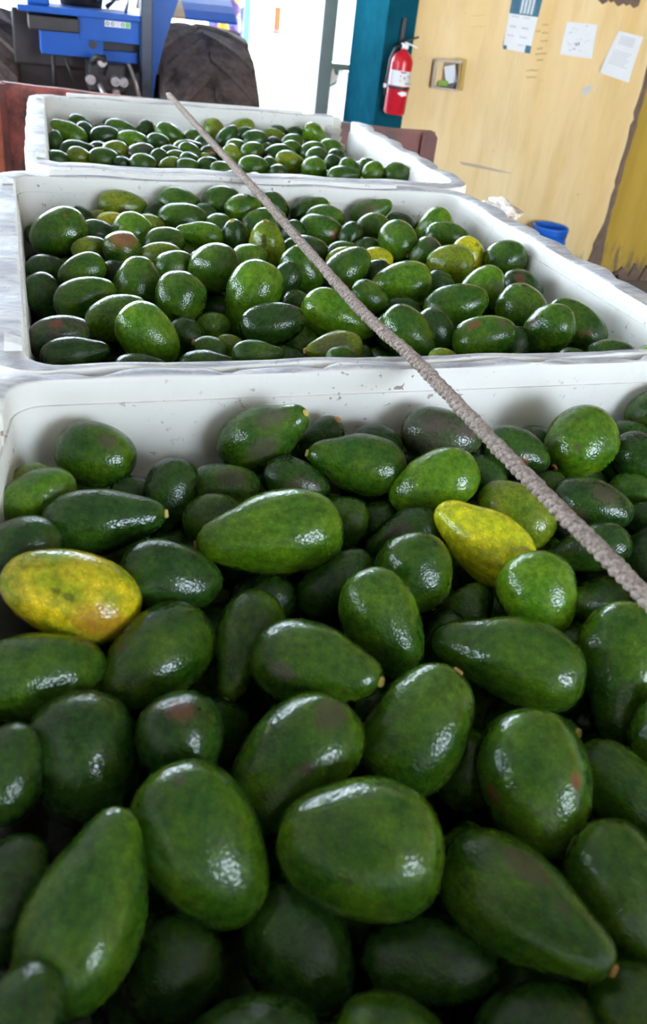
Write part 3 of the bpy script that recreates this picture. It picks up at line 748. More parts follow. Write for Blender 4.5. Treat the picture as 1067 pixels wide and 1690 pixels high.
# ------------------------------------------------------------------ avocados
def avo_mesh(shape, nu, nv, seed, name):
    """unit avocado: stem at +z, blossom end at -z, radius 1, half length 1"""
    vs = []; fs = []; r = random.Random(seed)
    sd = seed*3.7
    prof = []
    for i in range(nv+1):
        th = math.pi*i/nv; t = math.cos(th)
        base = max(0.0, math.sin(th))**.86
        if shape == 'round': k = 1-.05*t
        elif shape == 'egg': k = 1-.13*t
        else:
            k = 1-.25*t-.09*math.exp(-((t-.6)/.32)**2)
        prof.append([t, base*k])
    mx = max(p[1] for p in prof)
    for p in prof: p[1] /= mx
    bend = {'round': .0, 'egg': .03, 'pear': .07}[shape]
    vs.append((bend*.8, 0, .975))
    for i in range(1, nv):
        t, rad = prof[i]
        for k in range(nu):
            a = 2*math.pi*k/nu
            p = Vector((rad*math.cos(a), rad*math.sin(a), t))
            n_ = noise.noise(p*1.15+Vector((sd, 0, 0)))*.065+noise.noise(p*3.2+Vector((0, sd, 0)))*.016
            x, y = p.x*(1+n_)+bend*t*t*(1 if t > 0 else .2), p.y*(1+n_)
            vs.append((x, y, t*(1+n_*.4)))
    vs.append((0, 0, -.99))
    last = len(vs)-1
    for k in range(nu): fs.append((0, 1+k, 1+(k+1) % nu))
    for i in range(nv-2):
        for k in range(nu): a = 1+i*nu+k; b = 1+i*nu+(k+1) % nu; fs.append((a, a+nu, b+nu, b))
    for k in range(nu): fs.append((last, last-nu+(k+1) % nu, last-nu+k))
    return vs, fs, bend
LOD = {'N': (40, 26), 'M': (30, 20), 'F': (22, 14), 'U': (22, 14)}
MESH = {}
def get_mesh(shape, lod, var):
    key = (shape, lod, var)
    if key not in MESH:
        vs, fs, bend = avo_mesh(shape, *LOD[lod], var+1, 'avocado')
        me = bpy.data.meshes.new('avocado'); me.from_pydata(vs, [], fs); me.update(); me.polygons.foreach_set('use_smooth', [True]*len(fs)); me.materials.append(SKIN)
        MESH[key] = (me, bend)
    return MESH[key]
stem_m = MB().lathe([(.150, -.10), (.140, .05), (.120, .11), (.085, .115), (.07, .09), (0, .085)], 12).mesh('stem', STEM, True)
stem_m2 = MB().lathe([(.150, -.10), (.140, .05), (.120, .11), (.085, .115), (.07, .09), (0, .085)], 12).mesh('stem', STEM_Y, True)
TINT = {'d': ((.013, .046, .007), (.027, .076, .008), .45), 'g': ((.024, .080, .006), (.060, .128, .007), .35), 'b': ((.050, .140, .006), (.095, .19, .007), .2),
        'l': ((.10, .17, .010), (.19, .23, .012), .3), 'y': ((.56, .52, .012), (.42, .46, .012), .05), 'o': ((.60, .47, .012), (.20, .29, .010), .10), 'm': ((.030, .070, .016), (.068, .058, .046), .9)}
MARK = {'br': (.10, .070, .045), 'ma': (.105, .072, .068), 'rd': (.26, .06, .035), 'rb': (.17, .055, .035), 'rp': (.36, .11, .06), 'or': (.55, .19, .02), 'bk': (.025, .014, .009)}
CNAME = {'d': 'dark green', 'g': 'green', 'b': 'bright green', 'l': 'olive green', 'y': 'yellow', 'o': 'yellow', 'm': 'mauve-grey'}
SNAME = {'round': 'round', 'egg': 'oval', 'pear': 'pear-shaped'}
ORD = ['', 'first', 'second', 'third', 'fourth', 'fifth', 'sixth', 'seventh', 'eighth', 'ninth', 'tenth', 'eleventh', 'twelfth', 'thirteenth', 'fourteenth', 'fifteenth', 'sixteenth', 'seventeenth', 'eighteenth']
BNAME = {'N': 'near', 'M': 'middle', 'F': 'far'}
GROW = {'N': 1.05, 'M': 1.07, 'F': 1.07, 'U': 1.04}
def place_avocado(c, ax, Ln, w, shape, lod, colour, marks, seed, stem=False):
    az = Vector(ax).normalized(); up = Vector((0, 0, 1)) if abs(az.z) < .9 else Vector((0, 1, 0))
    axx = up.cross(az).normalized(); ayy = az.cross(axx)
    me, bend = get_mesh(shape, lod, seed % 4)
    o = bpy.data.objects.new('avocado', me); COL.objects.link(o)
    Mx = Matrix((axx, ayy, az)).transposed().to_4x4() @ Matrix.Diagonal((w/2*GROW[lod], w/2*GROW[lod], Ln/2*GROW[lod], 1))
    Mx.translation = Vector(c)+Vector((0, 0, RIM)); o.matrix_world = Mx
    t1, t2, sc = TINT[colour]; r = random.Random(seed*17+3); v = r.uniform(.86, 1.14)
    o['tint'] = tuple(x*v for x in t1); o['tint_two'] = tuple(x*v for x in t2); o['scuff'] = sc*r.uniform(.3, 1.2)
    for (x, y, z, rad, mc), k in zip(marks, ('one', 'two', 'three')):
        o['mark_'+k] = (x, y, z); o['mark_'+k+'_size'] = rad; o['mark_'+k+'_colour'] = MARK[mc]
    if not stem: return o
    s = bpy.data.objects.new('stem', stem_m2 if seed % 3 == 0 else stem_m); COL.objects.link(s); s.parent = o
    k = .0050/(w/2*.140)
    s.location = (bend*.85, 0, .965); s.scale = (k, k, k*w/Ln)
    return o
TOP=[
('N1',0.0755,-0.0998,-0.0832,0.876,-0.480,-0.037,0.0987,0.0804,'round','g',((-0.36,0.82,0.45,0.31,'br'),)),
('N2',-0.0074,-0.1275,-0.1040,-0.943,-0.188,-0.276,0.0589,0.0462,'egg','l',()),
('N3',-0.0044,-0.1911,-0.0848,-0.967,-0.150,-0.207,0.1027,0.0577,'pear','b',()),
('N4',0.0718,-0.2420,-0.0898,0.963,-0.211,0.169,0.1357,0.0763,'pear','d',()),
('N5',0.1574,-0.1758,-0.1039,-0.351,-0.469,-0.810,0.0915,0.0642,'egg','d',()),
('N5b',0.1220,-0.1393,-0.1247,0.903,-0.307,-0.301,0.0677,0.0466,'egg','d',()),
('N6',0.2304,-0.1603,-0.1109,0.978,-0.140,0.156,0.0916,0.0658,'egg','g',((-0.45,0.84,0.29,0.52,'br'),)),
('N7',0.2039,-0.2210,-0.1172,0.977,-0.095,0.189,0.0740,0.0685,'round','g',()),
('N8',0.2554,-0.2893,-0.0953,-0.997,0.041,-0.066,0.1660,0.0993,'pear','b',()),
('N9',0.2960,-0.1001,-0.0689,0.609,-0.438,0.661,0.1347,0.0849,'pear','g',((-0.96,-0.19,0.21,0.46,'ma'),(-0.49,0.58,0.65,0.5,'ma'),)),
('N10',0.3233,-0.1702,-0.1024,0.878,-0.436,-0.200,0.0878,0.0588,'egg','d',((-0.92,0.25,0.29,0.7,'br'),)),
('N11',0.3797,-0.0883,-0.0950,0.426,-0.160,0.890,0.0909,0.0613,'egg','d',()),
('N12',0.4091,-0.1611,-0.0845,-0.951,0.262,0.166,0.1309,0.0813,'pear','g',()),
('N13',0.4612,-0.1048,-0.0950,0.905,-0.426,-0.001,0.0714,0.0654,'round','d',()),
('N14',0.5537,-0.1167,-0.0750,0.878,-0.476,0.046,0.1121,0.0746,'egg','m',((-0.58,0.76,-0.28,0.47,'ma'),(-0.58,0.54,0.61,0.37,'ma'),)),
('N15',0.4960,-0.2229,-0.0867,-0.851,0.158,-0.501,0.1194,0.0798,'egg','b',()),
('N16',0.5946,-0.1826,-0.1114,-0.569,0.680,0.462,0.0705,0.0614,'round','d',()),
('N17',0.6517,-0.1620,-0.0859,0.775,-0.621,-0.115,0.0955,0.0729,'egg','d',((-0.92,0.27,0.29,0.24,'rd'),)),
('N18',0.7227,-0.1020,-0.1088,0.840,-0.403,0.364,0.0620,0.0574,'round','d',()),
('N19',0.7607,-0.1595,-0.0761,-0.825,-0.317,-0.468,0.1104,0.0961,'round','b',((0.45,0.69,0.56,0.13,'br'),)),
('N20',0.9446,-0.0873,-0.0710,0.646,-0.209,0.734,0.0909,0.0718,'egg','g',((-0.62,0.37,-0.69,0.32,'rd'),)),
('N21',0.8829,-0.1068,-0.1045,0.783,-0.464,0.415,0.0804,0.0575,'egg','d',()),
('N22',0.8538,-0.1971,-0.0899,0.742,-0.666,0.080,0.1005,0.0751,'egg','d',()),
('N23',0.8228,-0.2397,-0.1186,0.747,-0.656,0.110,0.0845,0.0524,'pear','g',()),
('N24',0.8148,-0.2910,-0.1302,0.769,-0.564,0.300,0.0762,0.0525,'egg','d',()),
('N25',0.7021,-0.2874,-0.0996,0.770,-0.635,0.065,0.1041,0.0731,'egg','d',((-0.41,0.87,0.29,0.49,'br'),(-0.95,0.05,-0.3,0.36,'br'),)),
('N26',0.6843,-0.2112,-0.1152,0.754,-0.158,0.637,0.0549,0.0472,'egg','g',()),
('N27',0.5956,-0.2766,-0.1080,-0.625,0.706,0.333,0.1059,0.0782,'egg','l',()),
('N28',0.5160,-0.3334,-0.1025,-0.628,0.701,0.339,0.1329,0.0835,'pear','y',()),
('N29',0.4379,-0.2726,-0.1270,-0.882,0.142,-0.449,0.0989,0.0556,'pear','d',((0.65,0.76,0.1,0.44,'br'),)),
('N30',0.4111,-0.3705,-0.1118,0.128,-0.678,-0.724,0.0928,0.0859,'egg','g',()),
('N31',0.4254,-0.2200,-0.1403,0.763,0.087,0.640,0.0579,0.0498,'egg','d',()),
('N32',0.3737,-0.2354,-0.1313,-0.288,-0.475,-0.831,0.0719,0.0593,'egg','g',()),
('N33',0.3273,-0.3342,-0.1425,0.822,0.113,0.559,0.1020,0.0660,'egg','d',()),
('N34',0.3470,-0.4354,-0.1214,0.250,-0.729,-0.637,0.1194,0.0814,'egg','g',()),
('N35',0.5381,-0.4341,-0.1104,0.068,-0.702,-0.709,0.0962,0.0891,'egg','b',((-0.86,0.38,-0.34,0.08,'rd'),)),
('N36',0.6593,-0.3533,-0.1193,-0.809,0.339,-0.479,0.1045,0.0587,'pear','d',()),
('N37',0.7626,-0.3522,-0.1491,0.472,0.239,0.849,0.0928,0.0710,'egg','d',()),
('N38',0.4765,-0.3935,-0.1566,0.705,0.156,0.691,0.0705,0.0520,'egg','g',()),
('N38b',0.4320,-0.4335,-0.1704,0.304,0.568,0.764,0.0799,0.0570,'egg','d',()),
('N39',0.4639,-0.5041,-0.1307,-0.791,0.611,-0.024,0.1593,0.0906,'pear','g',()),
('N40',0.5905,-0.5381,-0.1419,-0.467,-0.672,-0.575,0.1472,0.0977,'pear','g',()),
('N41',-0.0251,-0.2823,-0.0926,-0.972,-0.166,-0.165,0.1009,0.0650,'egg','d',()),
('N42',0.0284,-0.3511,-0.1040,-0.905,0.282,0.318,0.1387,0.0890,'egg','o',((0.82,0.24,-0.51,0.48,'or'),(0.79,0.61,0.03,0.13,'bk'),(0.76,0.62,0.22,0.11,'bk'),)),
('N43',0.1339,-0.3333,-0.1109,0.936,-0.302,-0.180,0.1089,0.0796,'egg','d',()),
('N44',0.1050,-0.4211,-0.1436,-0.818,-0.541,-0.195,0.1298,0.0878,'egg','g',((-0.22,0.87,0.44,0.13,'br'),)),
('N45',-0.0062,-0.4373,-0.1304,0.998,0.062,0.033,0.1171,0.0811,'egg','g',()),
('N46',0.0266,-0.5226,-0.1566,0.086,-0.749,-0.657,0.1161,0.0965,'egg','d',((-0.87,-0.03,-0.53,0.25,'br'),)),
('N47',0.1106,-0.5376,-0.1369,0.067,-0.486,-0.871,0.0825,0.0761,'egg','d',((-0.04,0.57,-0.82,0.38,'rb'),)),
('N48',0.1998,-0.4168,-0.1449,-0.500,-0.787,-0.361,0.1213,0.0681,'pear','g',()),
('N48b',0.2551,-0.3319,-0.1549,0.813,-0.511,-0.279,0.0553,0.0509,'round','d',()),
('N49',0.2536,-0.4905,-0.1167,0.699,-0.687,0.201,0.1302,0.0856,'pear','g',((-0.87,0.43,-0.23,0.25,'ma'),)),
('N50',0.2057,-0.5770,-0.1475,-0.776,-0.350,-0.525,0.1419,0.0930,'egg','g',((0.23,0.66,-0.71,0.36,'br'),(0.66,0.75,-0.08,0.14,'br'),)),
('N51',0.4253,-0.6423,-0.1544,-0.102,-0.846,-0.524,0.1289,0.1035,'egg','g',((0.31,0.95,0.08,0.15,'rd'),(-0.94,0.32,0.11,0.18,'rb'),)),
('N51b',0.4815,-0.5522,-0.1886,0.611,-0.683,0.401,0.0964,0.0542,'pear','d',()),
('N52',0.3338,-0.5683,-0.1409,0.648,0.291,0.704,0.1318,0.0971,'egg','g',((0.69,0.69,-0.23,0.24,'br'),)),
('N53',0.2373,-0.6729,-0.1455,-0.915,0.396,-0.083,0.1342,0.1082,'egg','g',()),
('N54',0.1119,-0.6346,-0.1538,0.405,-0.780,-0.478,0.1334,0.0985,'egg','g',((-0.1,0.73,-0.67,0.14,'br'),)),
('N55',0.0188,-0.6738,-0.1456,0.489,0.730,0.477,0.1396,0.0867,'pear','g',()),
('N56',-0.0407,-0.6398,-0.1666,0.447,0.758,0.474,0.0938,0.0658,'egg','d',()),
('N56b',-0.0371,-0.5453,-0.1333,0.400,0.709,0.581,0.0820,0.0589,'egg','d',()),
('N57',0.0795,-0.6932,-0.2227,-0.659,-0.629,-0.413,0.0826,0.0731,'round','d',()),
('N58',0.1833,-0.7030,-0.2230,0.275,-0.877,-0.395,0.1061,0.0868,'egg','d',()),
('N59',0.2835,-0.7430,-0.2166,0.879,-0.457,0.135,0.1117,0.0713,'egg','d',()),
('N60',0.3587,-0.7448,-0.1669,0.428,-0.888,0.168,0.1524,0.0860,'pear','g',((0.07,1.0,-0.03,0.35,'br'),(-0.09,0.86,0.51,0.23,'br'),)),
('N61',0.4562,-0.7520,-0.1751,0.085,-0.916,-0.392,0.1197,0.0864,'egg','g',((-0.65,-0.03,-0.76,0.19,'br'),)),
('N62',0.5309,-0.6573,-0.1840,0.454,-0.871,-0.186,0.1196,0.0690,'pear','g',()),
('N63',0.5837,-0.6214,-0.1429,0.413,0.506,0.757,0.0746,0.0612,'egg','g',()),
('N64',0.1231,-0.7838,-0.1926,0.986,-0.008,0.168,0.0955,0.0738,'egg','d',()),
('N65',0.2230,-0.8066,-0.1960,0.820,-0.572,0.038,0.0890,0.0712,'egg','g',()),
('N66',0.3353,-0.8218,-0.2082,0.897,0.027,0.441,0.0978,0.0745,'egg','d',()),
('N67',0.4224,-0.8373,-0.2005,0.321,-0.939,-0.128,0.0900,0.0711,'egg','g',()),
('N68',-0.0344,-0.7499,-0.1431,0.615,0.717,0.327,0.0800,0.0600,'egg','d',()),
('N69',0.0341,-0.7800,-0.1921,0.970,-0.233,-0.063,0.0832,0.0666,'egg','g',()),
('M1',0.0795,0.7867,-0.0553,-0.932,-0.065,-0.355,0.1163,0.0964,'egg','g',((0.56,0.74,-0.39,0.11,'rd'),)),
('M2',0.1398,0.9440,-0.0714,-0.511,0.255,0.821,0.0718,0.0496,'egg','d',()),
('M3',0.2358,1.0263,-0.0549,0.992,-0.119,-0.032,0.1084,0.0691,'egg','l',((-1.0,-0.04,0.08,0.33,'bk'),)),
('M4',0.1808,1.0003,-0.0800,0.996,-0.071,0.046,0.0483,0.0426,'round','l',()),
('M5',0.2007,0.9218,-0.0720,0.977,-0.037,0.210,0.0689,0.0579,'egg','y',()),
('M6',0.3696,1.0235,-0.0449,0.948,-0.315,-0.038,0.0981,0.0732,'egg','g',()),
('M7',0.3073,1.0015,-0.0639,0.765,0.055,0.642,0.0578,0.0491,'egg','d',()),
('M8',0.2823,0.9042,-0.0681,0.991,-0.124,0.059,0.0665,0.0554,'egg','l',()),
('M9',0.3611,0.9223,-0.0556,0.981,-0.135,0.138,0.1116,0.0732,'egg','g',()),
('M10',0.2386,0.7960,-0.0551,0.851,-0.238,-0.468,0.0970,0.0785,'egg','b',()),
('M11',0.1646,0.8487,-0.0738,0.985,-0.117,-0.126,0.0797,0.0611,'egg','d',()),
('M12',0.1350,0.7188,-0.0670,0.954,0.022,0.299,0.0702,0.0523,'egg','l',()),
('M13',0.1952,0.6725,-0.0582,0.096,-0.129,-0.987,0.0797,0.0738,'egg','g',((-0.11,-0.56,-0.82,0.77,'rp'),)),
('M14',0.2886,0.7276,-0.0568,0.928,-0.035,0.372,0.0846,0.0718,'egg','g',()),
('M15',0.3774,0.8016,-0.0550,-0.970,0.221,0.104,0.1004,0.0564,'pear','b',()),
('M16',0.2715,0.6531,-0.0592,-0.975,0.186,0.117,0.0817,0.0569,'egg','l',()),
('M17',0.2902,0.5957,-0.0623,0.928,-0.039,0.371,0.0774,0.0629,'egg','g',()),
('M18',0.0453,0.6471,-0.0888,0.983,0.037,0.180,0.0740,0.0620,'egg','d',()),
('M19',0.1076,0.5568,-0.0611,-0.921,-0.069,-0.383,0.0893,0.0619,'egg','g',()),
('M20',0.2050,0.5017,-0.0625,0.059,0.315,0.947,0.0908,0.0841,'egg','g',()),
('M20b',0.1746,0.6115,-0.0797,0.935,0.023,0.353,0.0551,0.0479,'round','d',()),
('M21',0.1039,0.4239,-0.0644,0.957,0.041,0.286,0.1050,0.0706,'egg','g',()),
('M22',0.0380,0.5071,-0.0915,0.442,-0.309,-0.842,0.0846,0.0645,'egg','d',()),
('M23',0.1485,0.3374,-0.0666,0.923,0.053,0.380,0.1017,0.0702,'egg','b',()),
('M24',0.1878,0.2338,-0.0592,0.704,-0.350,-0.618,0.1094,0.0822,'egg','b',()),
('M25',0.0513,0.2574,-0.0685,0.968,0.067,0.240,0.0946,0.0656,'egg','m',((-0.5,0.87,0.03,0.26,'rd'),)),
('M26',0.0706,0.1880,-0.0703,0.989,0.014,0.148,0.0994,0.0558,'pear','d',()),
('M27',0.1624,0.1352,-0.0716,0.991,-0.081,0.103,0.0737,0.0461,'pear','d',()),
('M28',0.2679,0.4129,-0.0647,-0.400,-0.561,-0.725,0.0951,0.0881,'egg','g',()),
('M29',0.2700,0.3309,-0.1067,0.462,-0.412,-0.786,0.0770,0.0599,'egg','d',()),
('M30',0.4748,1.0278,-0.0395,0.958,-0.158,0.242,0.0923,0.0774,'egg','g',()),
('M31',0.5155,0.9742,-0.0406,0.935,-0.149,0.322,0.0880,0.0704,'egg','g',()),
('M32',0.4226,0.9732,-0.0570,0.981,-0.178,0.076,0.0639,0.0552,'round','d',()),
('M33',0.6013,1.0224,-0.0480,0.858,-0.337,-0.388,0.0819,0.0758,'round','d',()),
('M34',0.6996,1.0177,-0.0500,0.833,-0.312,0.457,0.0993,0.0645,'egg','g',()),
('M35',0.7148,0.9425,-0.0506,0.941,-0.281,0.188,0.0928,0.0689,'egg','g',()),
('M36',0.6859,0.8828,-0.0641,0.946,-0.320,0.043,0.1055,0.0760,'egg','g',((-0.72,0.04,0.7,0.38,'rd'),)),
('M37',0.7483,0.8396,-0.0619,0.461,0.070,0.885,0.0667,0.0580,'round','d',()),
('M38',0.5552,0.9138,-0.0640,0.930,-0.168,0.327,0.1102,0.0841,'egg','g',()),
('M39a',0.4357,0.8807,-0.0616,0.917,-0.094,0.388,0.0702,0.0646,'round','g',()),
('M39',0.4566,0.7941,-0.0551,-0.275,-0.201,0.940,0.0730,0.0624,'egg','d',()),
('M40',0.5145,0.7371,-0.0562,-0.166,-0.034,0.986,0.1005,0.0762,'egg','l',((-0.39,-0.86,0.33,0.25,'bk'),(-0.32,-0.79,0.52,0.21,'bk'),)),
('M41',0.6124,0.8650,-0.0679,0.482,0.092,0.872,0.0661,0.0603,'round','d',()),
('M42',0.6000,0.7309,-0.0671,0.949,-0.257,0.182,0.1004,0.0679,'egg','d',()),
('M43',0.4537,0.6420,-0.0590,0.954,-0.173,0.243,0.0737,0.0610,'egg','b',()),
('M44',0.3610,0.5487,-0.0485,0.393,-0.725,0.566,0.1003,0.0919,'round','g',()),
('M45',0.4003,0.4136,-0.0647,-0.406,-0.215,-0.888,0.1428,0.0961,'pear','b',()),
('M46',0.5000,0.5256,-0.0705,-0.388,-0.186,-0.903,0.0808,0.0561,'egg','d',((0.64,-0.33,-0.69,0.13,'br'),)),
('M47',0.5500,0.5719,-0.0612,0.576,-0.419,-0.702,0.1023,0.0827,'egg','g',()),
('M48',0.6976,0.7393,-0.0765,0.924,-0.269,0.273,0.0777,0.0610,'egg','g',()),
('M49',0.6722,0.6639,-0.0684,0.882,-0.205,0.425,0.0775,0.0614,'egg','l',()),
('M50',0.6415,0.5696,-0.0614,0.696,-0.035,0.717,0.1189,0.0814,'egg','g',()),
('M51',0.5097,0.4585,-0.0935,0.899,-0.378,-0.223,0.0643,0.0548,'egg','g',()),
('M52',0.5466,0.3244,-0.0669,0.862,-0.434,-0.260,0.1372,0.0846,'pear','b',()),
('M53',0.4127,0.2959,-0.0676,0.949,-0.178,0.261,0.1110,0.0747,'egg','d',()),
('M54',0.3260,0.3830,-0.1054,0.967,-0.124,0.221,0.0623,0.0534,'egg','b',()),
('M55',0.2877,0.2220,-0.0794,-0.905,0.317,0.283,0.0549,0.0401,'egg','g',()),
('M56',0.3324,0.2796,-0.0980,0.976,-0.207,0.067,0.0463,0.0379,'egg','l',()),
('M57',0.3559,0.1751,-0.0706,0.969,-0.229,0.096,0.0808,0.0454,'pear','g',()),
('M58',0.2642,0.1418,-0.0715,0.980,-0.148,0.133,0.0796,0.0455,'pear','d',()),
('M59',0.4926,0.1938,-0.0711,-0.994,-0.106,0.000,0.0989,0.0556,'pear','l',((0.66,0.67,0.33,0.74,'br'),)),
('M60',0.4921,0.1495,-0.0702,0.940,-0.321,0.116,0.0522,0.0381,'egg','g',()),
('M61',0.8664,1.0191,-0.0500,0.842,-0.223,0.491,0.1121,0.0677,'pear','g',((-0.87,0.49,0.08,0.65,'br'),)),
('M62',0.8199,0.8827,-0.0529,0.868,-0.244,0.433,0.0803,0.0699,'round','g',()),
('M63',0.9428,0.9944,-0.0701,0.907,-0.420,-0.034,0.0729,0.0539,'egg','d',()),
('M64',0.8326,0.7467,-0.0451,0.167,-0.913,-0.373,0.0933,0.0860,'round','g',()),
('M65',0.7788,0.7899,-0.0820,0.913,-0.296,0.280,0.0747,0.0632,'egg','d',()),
('M66',0.7556,0.6749,-0.0681,0.925,-0.358,0.125,0.0680,0.0571,'egg','y',()),
('M68',0.9942,0.9041,-0.0524,-0.662,0.135,-0.737,0.1003,0.0769,'egg','b',()),
('M69',0.9922,0.8161,-0.0546,0.891,-0.451,0.052,0.1077,0.0745,'egg','g',()),
('M70',0.9970,0.7033,-0.0604,0.601,-0.519,-0.608,0.0828,0.0714,'round','y',((-0.35,0.93,-0.09,0.16,'bk'),)),
('M71',0.9047,0.6128,-0.0532,-0.888,0.457,-0.044,0.0994,0.0798,'egg','l',()),
('M72',0.8733,0.6803,-0.0561,-0.629,0.076,-0.774,0.0803,0.0665,'egg','g',((0.42,0.47,-0.77,0.5,'ma'),)),
('M73',1.0632,0.6455,-0.0556,0.806,-0.347,0.480,0.0972,0.0887,'round','g',()),
('M74',0.7186,0.5844,-0.0704,0.802,-0.155,0.576,0.0651,0.0573,'round','d',()),
('M75',0.7391,0.4957,-0.0626,-0.902,0.324,-0.285,0.1219,0.0877,'egg','b',()),
('M76',0.8483,0.5292,-0.0818,0.783,-0.526,-0.331,0.0756,0.0652,'egg','d',()),
('M77',0.9121,0.4654,-0.0634,0.543,-0.026,0.839,0.1059,0.0841,'egg','b',()),
('M78',0.8082,0.3757,-0.0656,0.856,-0.324,0.403,0.1247,0.0841,'egg','g',()),
('M79',1.0313,0.5034,-0.0724,0.803,-0.576,-0.154,0.0889,0.0743,'egg','d',((-0.67,0.7,-0.23,0.36,'rb'),)),
('M80',0.9462,0.3531,-0.0662,0.726,-0.604,-0.330,0.1046,0.0927,'round','g',()),
('M81',0.9455,0.2448,-0.0664,0.114,-0.463,0.879,0.1059,0.0891,'round','g',((-0.88,0.39,0.26,0.34,'br'),)),
('M82',1.0229,0.2705,-0.0687,-0.590,0.643,0.488,0.1271,0.0833,'egg','g',((0.79,0.48,-0.38,0.14,'rd'),(0.93,0.22,-0.28,0.11,'rd'),)),
('M83',1.0078,0.1327,-0.0717,0.796,-0.523,0.306,0.0843,0.0599,'egg','d',()),
('M84',0.9219,0.1221,-0.0719,0.820,-0.532,0.211,0.0499,0.0412,'egg','d',()),
('M85',0.7862,0.2102,-0.0647,0.847,-0.342,0.407,0.1124,0.0793,'egg','g',((-0.45,0.87,-0.19,0.25,'rd'),(-0.36,0.61,0.7,0.28,'br'),)),
('M86',0.7175,0.2671,-0.0734,0.555,-0.551,-0.624,0.0855,0.0673,'egg','d',()),
('M87',0.6503,0.2397,-0.0687,0.602,-0.539,-0.590,0.1119,0.0806,'egg','g',()),
('M88',0.6503,0.4445,-0.0739,0.875,-0.442,-0.197,0.0773,0.0652,'egg','g',()),
('M89',0.7190,0.4206,-0.0945,0.913,-0.383,0.138,0.0755,0.0609,'egg','d',()),
('M90',0.6713,0.1363,-0.0716,0.894,-0.419,0.160,0.0497,0.0394,'egg','l',()),
('M91',0.8788,0.2449,-0.0955,0.135,0.315,0.939,0.0715,0.0554,'egg','d',()),
('F1',0.1736,2.0023,-0.0711,-0.848,0.137,0.512,0.1201,0.0715,'pear','b',()),
('F2',0.2270,2.1379,-0.0712,0.927,-0.123,-0.353,0.0985,0.0623,'pear','g',()),
('F4',0.2260,2.0428,-0.0693,0.794,-0.590,-0.148,0.0611,0.0566,'round','d',()),
('F5',0.3351,2.2364,-0.0820,0.971,-0.057,0.231,0.0691,0.0583,'egg','d',()),
('F6',0.3533,2.1224,-0.0710,0.993,-0.114,-0.037,0.1076,0.0650,'pear','g',()),
('F7',0.2837,1.9634,-0.0690,0.973,-0.048,0.228,0.0935,0.0656,'egg','d',()),
('F8',0.2935,2.1753,-0.0917,0.995,-0.076,0.070,0.0678,0.0530,'egg','d',()),
('F9',0.3688,1.9276,-0.0708,0.946,-0.322,0.034,0.0990,0.0636,'egg','b',()),
('F10',0.4395,2.1404,-0.0712,0.368,0.107,0.924,0.0680,0.0595,'round','d',()),
('F11',0.4464,1.8910,-0.0653,0.919,-0.392,0.047,0.0746,0.0575,'egg','d',()),
('F12',0.1794,1.6971,-0.0653,0.991,-0.036,0.129,0.0981,0.0598,'pear','d',()),
('F13',0.2471,1.7893,-0.0765,0.995,-0.071,0.064,0.0528,0.0471,'round','d',()),
('F14',0.2914,1.7182,-0.0656,0.926,-0.021,0.377,0.0758,0.0610,'egg','l',()),
('F15',0.1773,1.6041,-0.0662,0.990,-0.086,-0.109,0.0686,0.0581,'egg','l',()),
('F16',0.2429,1.5755,-0.0617,0.988,-0.058,0.144,0.0825,0.0632,'egg','g',()),
('F17',0.2928,1.5435,-0.0658,0.993,-0.095,0.066,0.0525,0.0420,'egg','d',()),
('F18',0.3662,1.6909,-0.0652,0.924,-0.046,0.381,0.0814,0.0648,'egg','m',()),
('F19',0.3495,1.5188,-0.0602,0.991,-0.115,0.070,0.0751,0.0611,'egg','g',()),
('F20',0.4099,1.6332,-0.0637,0.515,0.092,0.852,0.0585,0.0530,'round','d',()),
('F22',0.5106,2.0448,-0.0686,0.897,-0.213,-0.388,0.1045,0.0730,'egg','g',()),
('F23',0.4852,2.2439,-0.0915,0.989,-0.129,0.079,0.0484,0.0396,'egg','d',()),
('F24',0.5921,2.0491,-0.0713,0.915,-0.102,0.391,0.0674,0.0569,'egg','g',()),
('F25',0.6982,2.2161,-0.0720,-0.369,0.227,0.901,0.0824,0.0757,'round','l',()),
('F26',0.7167,2.0824,-0.0704,0.658,-0.018,0.752,0.0961,0.0625,'egg','d',()),
('F27',0.8083,2.2302,-0.0585,-0.953,0.193,-0.235,0.0867,0.0609,'egg','l',((0.76,0.14,0.64,0.37,'or'),)),
('F28',0.8017,2.1520,-0.0714,0.949,-0.191,0.251,0.0752,0.0597,'egg','d',()),
('F29',0.8130,2.0595,-0.0701,0.947,-0.200,0.252,0.0930,0.0670,'egg','d',()),
('F30',0.6023,1.9282,-0.0684,0.844,-0.071,0.532,0.0612,0.0551,'round','d',()),
('F31',0.5308,1.8132,-0.0668,0.962,-0.130,0.240,0.0959,0.0607,'pear','g',()),
('F32',0.5249,1.7518,-0.0666,0.944,-0.221,-0.246,0.0749,0.0615,'egg','g',()),
('F33',0.4582,1.7245,-0.0657,0.966,-0.110,0.236,0.0624,0.0510,'egg','d',()),
('F34',0.4650,1.6480,-0.0654,0.965,-0.115,0.236,0.0647,0.0536,'egg','g',()),
('F35',0.5017,1.6038,-0.0640,0.943,-0.224,-0.248,0.0677,0.0513,'egg','d',()),
('F36',0.4327,1.5599,-0.0635,-0.979,0.126,-0.159,0.0593,0.0412,'egg','l',()),
('F37',0.4792,1.5297,-0.0630,0.984,-0.162,0.079,0.0660,0.0481,'egg','g',()),
('F38',0.5896,1.7596,-0.0661,0.913,-0.113,0.393,0.0601,0.0524,'round','d',((-0.92,0.2,0.34,0.67,'rb'),)),
('F39',0.5709,1.7194,-0.0750,0.980,-0.180,0.084,0.0422,0.0383,'round','l',()),
('F40',0.5428,1.5499,-0.0633,0.914,-0.107,0.392,0.0669,0.0561,'egg','d',()),
('F41',0.5783,1.5054,-0.0627,0.977,-0.215,0.005,0.0735,0.0484,'egg','g',()),
